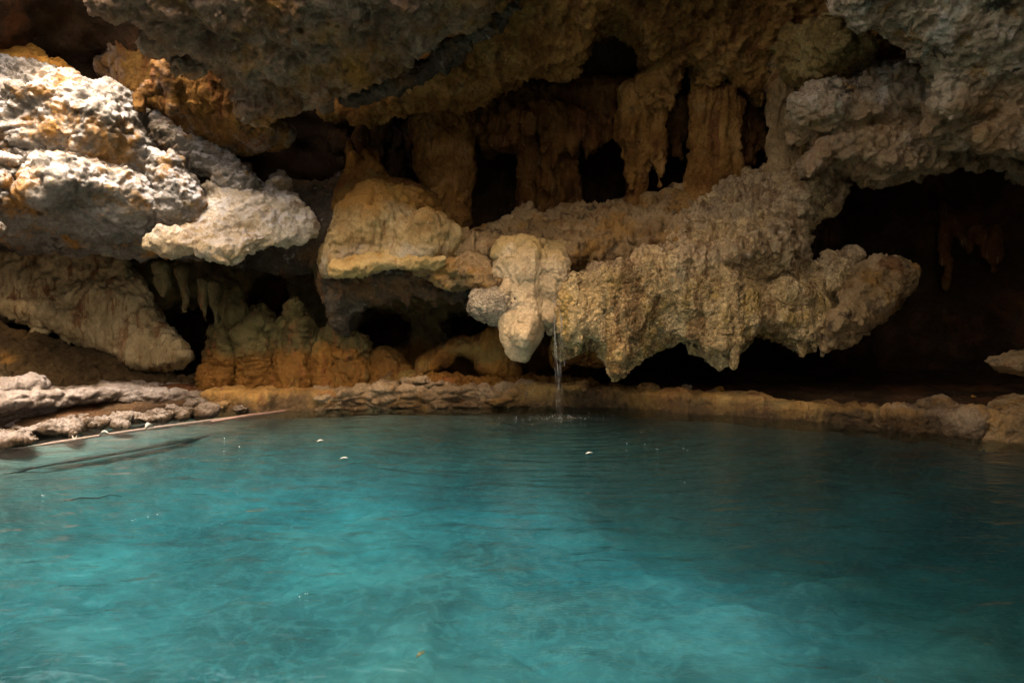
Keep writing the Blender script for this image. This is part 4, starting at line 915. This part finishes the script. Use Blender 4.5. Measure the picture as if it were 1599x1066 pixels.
def fall_mat():
    t = NT('falling water')
    tr = t.n('ShaderNodeBsdfTransparent'); gl = t.n('ShaderNodeBsdfGlossy'); gl.inputs['Roughness'].default_value = .15
    df = t.n('ShaderNodeBsdfTranslucent'); df.inputs[0].default_value = (.9, .92, .95, 1)
    d2 = t.n('ShaderNodeBsdfDiffuse'); d2.inputs[0].default_value = (.9, .92, .95, 1)
    pos = t.n('ShaderNodeNewGeometry').outputs['Position']
    m1 = t.n('ShaderNodeMixShader'); m1.inputs[0].default_value = .5; t.l(df.outputs[0], m1.inputs[1]); t.l(d2.outputs[0], m1.inputs[2])
    m3 = t.n('ShaderNodeMixShader'); m3.inputs[0].default_value = .3; t.l(m1.outputs[0], m3.inputs[1]); t.l(gl.outputs[0], m3.inputs[2])
    m2 = t.n('ShaderNodeMixShader'); t.l(t.mapr(t.noise(t.vec(pos, (30, 30, 2.5)), 1, 4, .6),   .35, .72, .01, .30), m2.inputs[0])
    t.l(tr.outputs[0], m2.inputs[1]); t.l(m3.outputs[0], m2.inputs[2]); t.l(m2.outputs[0], t.out.inputs[0]); return t.m
Mfall = fall_mat(); Mfoam = plain('white foam', (.8, .84, .85), .5)
wf = bpy.data.objects.new('waterfall', None); COL.objects.link(wf); wf.location = SPLASH
tag(wf, 'thin veil of falling water dropping from the pale spout into the pool', 'waterfall')
rs = random.Random(4)
for k in range(7):
    x0 = 866 + rs.uniform(-4, 10) ; y0 = rs.uniform(455, 490); x1 = x0 + rs.uniform(-2, 12); ye = 648 if k % 2 == 0 else rs.uniform(540, 645)
    D0, D1 = 9.02 + rs.uniform(0, .08), SPLASH[1] + rs.uniform(-.08, .05)
    pts = []
    for i in range(13):
        f = i / 12; p = at(x0 + (x1 - x0) * f + math.sin(f * 9 + k) * .8, y0 + (ye - y0) * f, D0 + (D1 - D0) * f)
        p[2] = max(p[2], -.02); pts.append(Vector(p - SPLASH))
    w = rs.uniform(.003, .010)
    tube('strand', pts, [w * (.4 + .9 * min(1, f / 4)) * (1 - .55 * f / 12) for f in range(13)], Mfall, wf)
# splash: beads of foam heaped and scattered where the fall lands
def beads(name, spots, mat):
    V, Fc = [], []
    ico = [(0, 0, 1), (.9, 0, .3), (.28, .85, .3), (-.72, .53, .3), (-.72, -.53, .3), (.28, -.85, .3), (.72, .53, -.4), (-.28, .85, -.4), (-.9, 0, -.4), (-.28, -.85, -.4), (.72, -.53, -.4), (0, 0, -1)]
    tri = [(0, 1, 2), (0, 2, 3), (0, 3, 4), (0, 4, 5), (0, 5, 1), (1, 6, 2), (2, 7, 3), (3, 8, 4), (4, 9, 5), (5, 10, 1), (6, 7, 2), (7, 8, 3), (8, 9, 4), (9, 10, 5), (10, 6, 1), (11, 7, 6), (11, 8, 7), (11, 9, 8), (11, 10, 9), (11, 6, 10)]
    for (p, r) in spots:
        b = len(V); V += [(p[0] + x * r * 1.3, p[1] + y * r, p[2] + z * r * .7) for x, y, z in ico]; Fc += [tuple(b + i for i in t) for t in tri]
    me = bpy.data.meshes.new(name); me.from_pydata(V, [], Fc); me.polygons.foreach_set('use_smooth', [True] * len(Fc)); me.update()
    return link(name, me, mat)
sp = []
for k in range(80):
    a = rs.uniform(0, 6.283); d = abs(rs.gauss(0, .22)) + .02
    sp.append((np.array([math.cos(a) * d * 1.5, math.sin(a) * d * .9, abs(rs.gauss(0, .02)) * math.exp(-d * 3) + .004]), rs.uniform(.002, .005)))
o = beads('splash_foam', sp, Mfoam); o.location = SPLASH + np.array([-.02, -.02, 0])
tag(o, kind='stuff')
# motes of foam and dust floating on the pool
sp = []
for (px, py, n, s) in ((62, 772, 3, .010), (68, 773, 2, .008), (205, 812, 4, .009), (214, 809, 2, .008), (232, 806, 3, .008), (247, 803, 3, .009), (315, 823, 2, .007), (343, 818, 3, .008), (368, 770, 2, .007), (350, 684, 3, .012), (376, 696, 2, .010),
                       (977, 691, 3, .012), (1008, 692, 3, .012), (1024, 702, 4, .012), (1066, 700, 4, .012), (1072, 703, 2, .010), (1000, 675, 2, .01), (1066, 752, 2, .009), (830, 662, 2, .012), (455, 822, 3, .008), (480, 926, 4, .008), (470, 932, 2, .007)):
    for _ in range(n // 2):
        p = onz(px + rs.uniform(-4, 4), py + rs.uniform(-1.2, 1.2), .006); sp.append((p, s * rs.uniform(.2, .45)))
tag(beads('floating_specks', sp, Mfoam), kind='stuff')

# floating leaves and petals: a curled blade with a midrib
Mleaf = plain('bleached leaf', (.2, .195, .175), .6); Mleaf2 = plain('brown leaf', (.10, .07, .035), .6)
def leaf(px, py, L, wd, rz, label, mat, curl=.15, z=.012, Y=None):
    n, m = 9, 5; V, Fc = [], []
    for i in range(n):
        f = i / (n - 1); w = wd * math.sin(math.pi * min(.97, f * .95 + .04)) ** .8
        for j in range(m):
            g = j / (m - 1) * 2 - 1
            V.append(((f - .5) * L, g * w * .5, abs(g) ** 1.5 * w * curl + math.sin(f * 3) * L * .12 - (L * .06 if j == 2 else 0)))
    for i in range(n - 1):
        for j in range(m - 1):
            a = i * m + j; Fc.append((a, a + 1, a + m + 1, a + m))
    me = bpy.data.meshes.new('leaf'); me.from_pydata(V, [], Fc); me.polygons.foreach_set('use_smooth', [True] * len(Fc)); me.update()
    p = at(px, py, Y) if Y else onz(px, py, z)
    o = link('floating_leaf', me, mat, None, p); o.rotation_euler = (.1, -.1, rz)
    md = o.modifiers.new('thick', 'SOLIDIFY'); md.thickness = .003
    return tag(o, label, 'leaf')
leaf(500, 689, .07, .035, .4, 'curled white leaf floating in the blue water, farther left of two', Mleaf, .25)
leaf(537, 716, .075, .028, .1, 'flat white leaf floating nearer than the curled one', Mleaf)
leaf(163, 679, .10, .06, .3, 'largest white leaf caught on the pale pole by the left bank', Mleaf, .6, .03)
leaf(233, 668, .10, .07, 1.0, 'white leaf caught on the pale pole, second from the largest', Mleaf, .7, .03)
leaf(116, 686, .08, .05, 2.0, 'small white leaf on the pale pole, closest to the left photo edge', Mleaf, .7, .03)
leaf(920, 708, .07, .03, .2, 'small white leaf floating alone in the dark water right of the waterfall', Mleaf)
leaf(657, 1022, .05, .02, .9, 'tiny pale green leaf floating in the near water at the bottom', plain('pale green leaf', (.06, .09, .055)))
# thin pole along the left bank
pole = tube('pole', [onz(x, y, .0) + np.array([0, 0, .0]) for x, y in ((-120, 733), (7, 703), (80, 692), (162, 679), (245, 667), (338, 655), (390, 649), (434, 644))], [.02, .017, .019, .016, .018, .017, .016, .012], plain('weathered pale wood', (.13, .105, .09), .7), seg=10)
tag(pole, 'long thin pale pole floating along the left bank of the pool', 'pole')
pole2 = tube('pole', [onz(x, y, .03) for x, y in ((330, 658), (380, 650), (440, 642), (452, 641))], [.014, .022, .02, .012], plain('reddish wood', (.15, .09, .07), .7), seg=10)
tag(pole2, 'short reddish pole lying at the right end of the long pale pole', 'pole')
shadow_strip = tube('pole_shadow', [onz(x, y, -.22) for x, y in ((-120, 768), (0, 741), (120, 717), (245, 695), (345, 677))], .03, plain('waterlogged wood and pole shadow', (.05, .05, .045), .7), seg=10)  # dark tube added in place of the pale pole's shadow and reflection
tag(shadow_strip, 'dark strip under the water, modelled as the shadow of the long pale pole', 'pole')
# sunken sticks
for px, py, L, rz, lab in ((570, 668, 1.1, .9, 'long dark sunken stick left of centre, slanting away in the far water'), (145, 777, .5, .5, 'short dark sunken stick in the left water'), (280, 683, .8, .5, 'dark sunken stick near the far end of the poles')):
    p = onz(px, py, -.45)
    o = tube('sunken_stick', [(-L / 2, 0, 0), (-L * .2, .012, .02), (L * .1, -.012, 0), (L * .3, .0, .02), (L / 2, .02, -.02)], [.006, .014, .012, .01, .004], bpy.data.materials['waterlogged wood and pole shadow'])
    o.location = p; o.rotation_euler = (0, 0, rz); tag(o, lab, 'stick')
# scrap of litter on top of the large flowstone
sc0 = at(1130, 343, 10.15)
scr = tube('litter', [(-.10, 0, 0), (-.03, .02, .015), (.05, 0, .01), (.11, .01, 0)], [.012, .022, .018, .005], plain('black scrap', (.015, .015, .018)), seg=8)
scr.location = sc0; tag(scr, 'black scrap with a turquoise tip lying on top of the large popcorn mass', 'litter')
tip = tube('tip', [(.02, -.012, .012), (.06, -.015, .014), (.09, -.01, .008)], [.012, .016, .006], plain('turquoise scrap', (.08, .42, .45)), scr)

# ------------------------------------------------------------------ light, camera
SUN_EL, SUN_AZ = R(76), R(182)           # azimuth clockwise from +Y: the light comes down from behind the camera
sd = Vector((math.sin(SUN_AZ) * math.cos(SUN_EL), math.cos(SUN_AZ) * math.cos(SUN_EL), math.sin(SUN_EL)))
L = bpy.data.lights.new('sun', 'SUN'); L.energy = .68; L.angle = R(11); L.color = (1, .965, .93)
lo = bpy.data.objects.new('sun', L); COL.objects.link(lo); lo.rotation_euler = sd.to_track_quat('Z', 'Y').to_euler()
w = bpy.data.worlds.new('World'); scene.world = w; w.use_nodes = True
nt = w.node_tree; bg = nt.nodes['Background']
sky = nt.nodes.new('ShaderNodeTexSky'); sky.sky_type = 'NISHITA'; sky.sun_disc = False
sky.sun_elevation = SUN_EL; sky.sun_rotation = SUN_AZ; sky.air_density = .5; sky.dust_density = 4; sky.ozone_density = .3
tint = nt.nodes.new('ShaderNodeMix'); tint.data_type = 'RGBA'; tint.blend_type = 'MULTIPLY'; tint.inputs[0].default_value = 1
tint.inputs[7].default_value = (1, .79, .52, 1)      # warm tint multiplied onto the skylight, against its blue cast
nt.links.new(sky.outputs[0], tint.inputs[6]); nt.links.new(tint.outputs[2], bg.inputs[0]); bg.inputs[1].default_value = .15
cam = bpy.data.cameras.new('camera'); cam.lens = LENS; cam.sensor_width = 36; cam.clip_end = 200; cam.clip_start = .05
co = bpy.data.objects.new('camera', cam); COL.objects.link(co)
co.location = (0, 0, CAMZ); co.rotation_euler = (R(90) - PITCH, 0, 0)
scene.camera = co
vs = scene.view_settings; vs.view_transform = 'Standard'; vs.look = 'None'; vs.gamma = 1; vs.use_curve_mapping = False
vs.exposure = 3.5
scene.cycles.use_denoising = True
scene.cycles.max_bounces = 10; scene.cycles.diffuse_bounces = 4; scene.cycles.transparent_max_bounces = 16; scene.cycles.volume_bounces = 1
scene.cycles.caustics_refractive = False; scene.cycles.sample_clamp_indirect = 6
print('verts', NV)
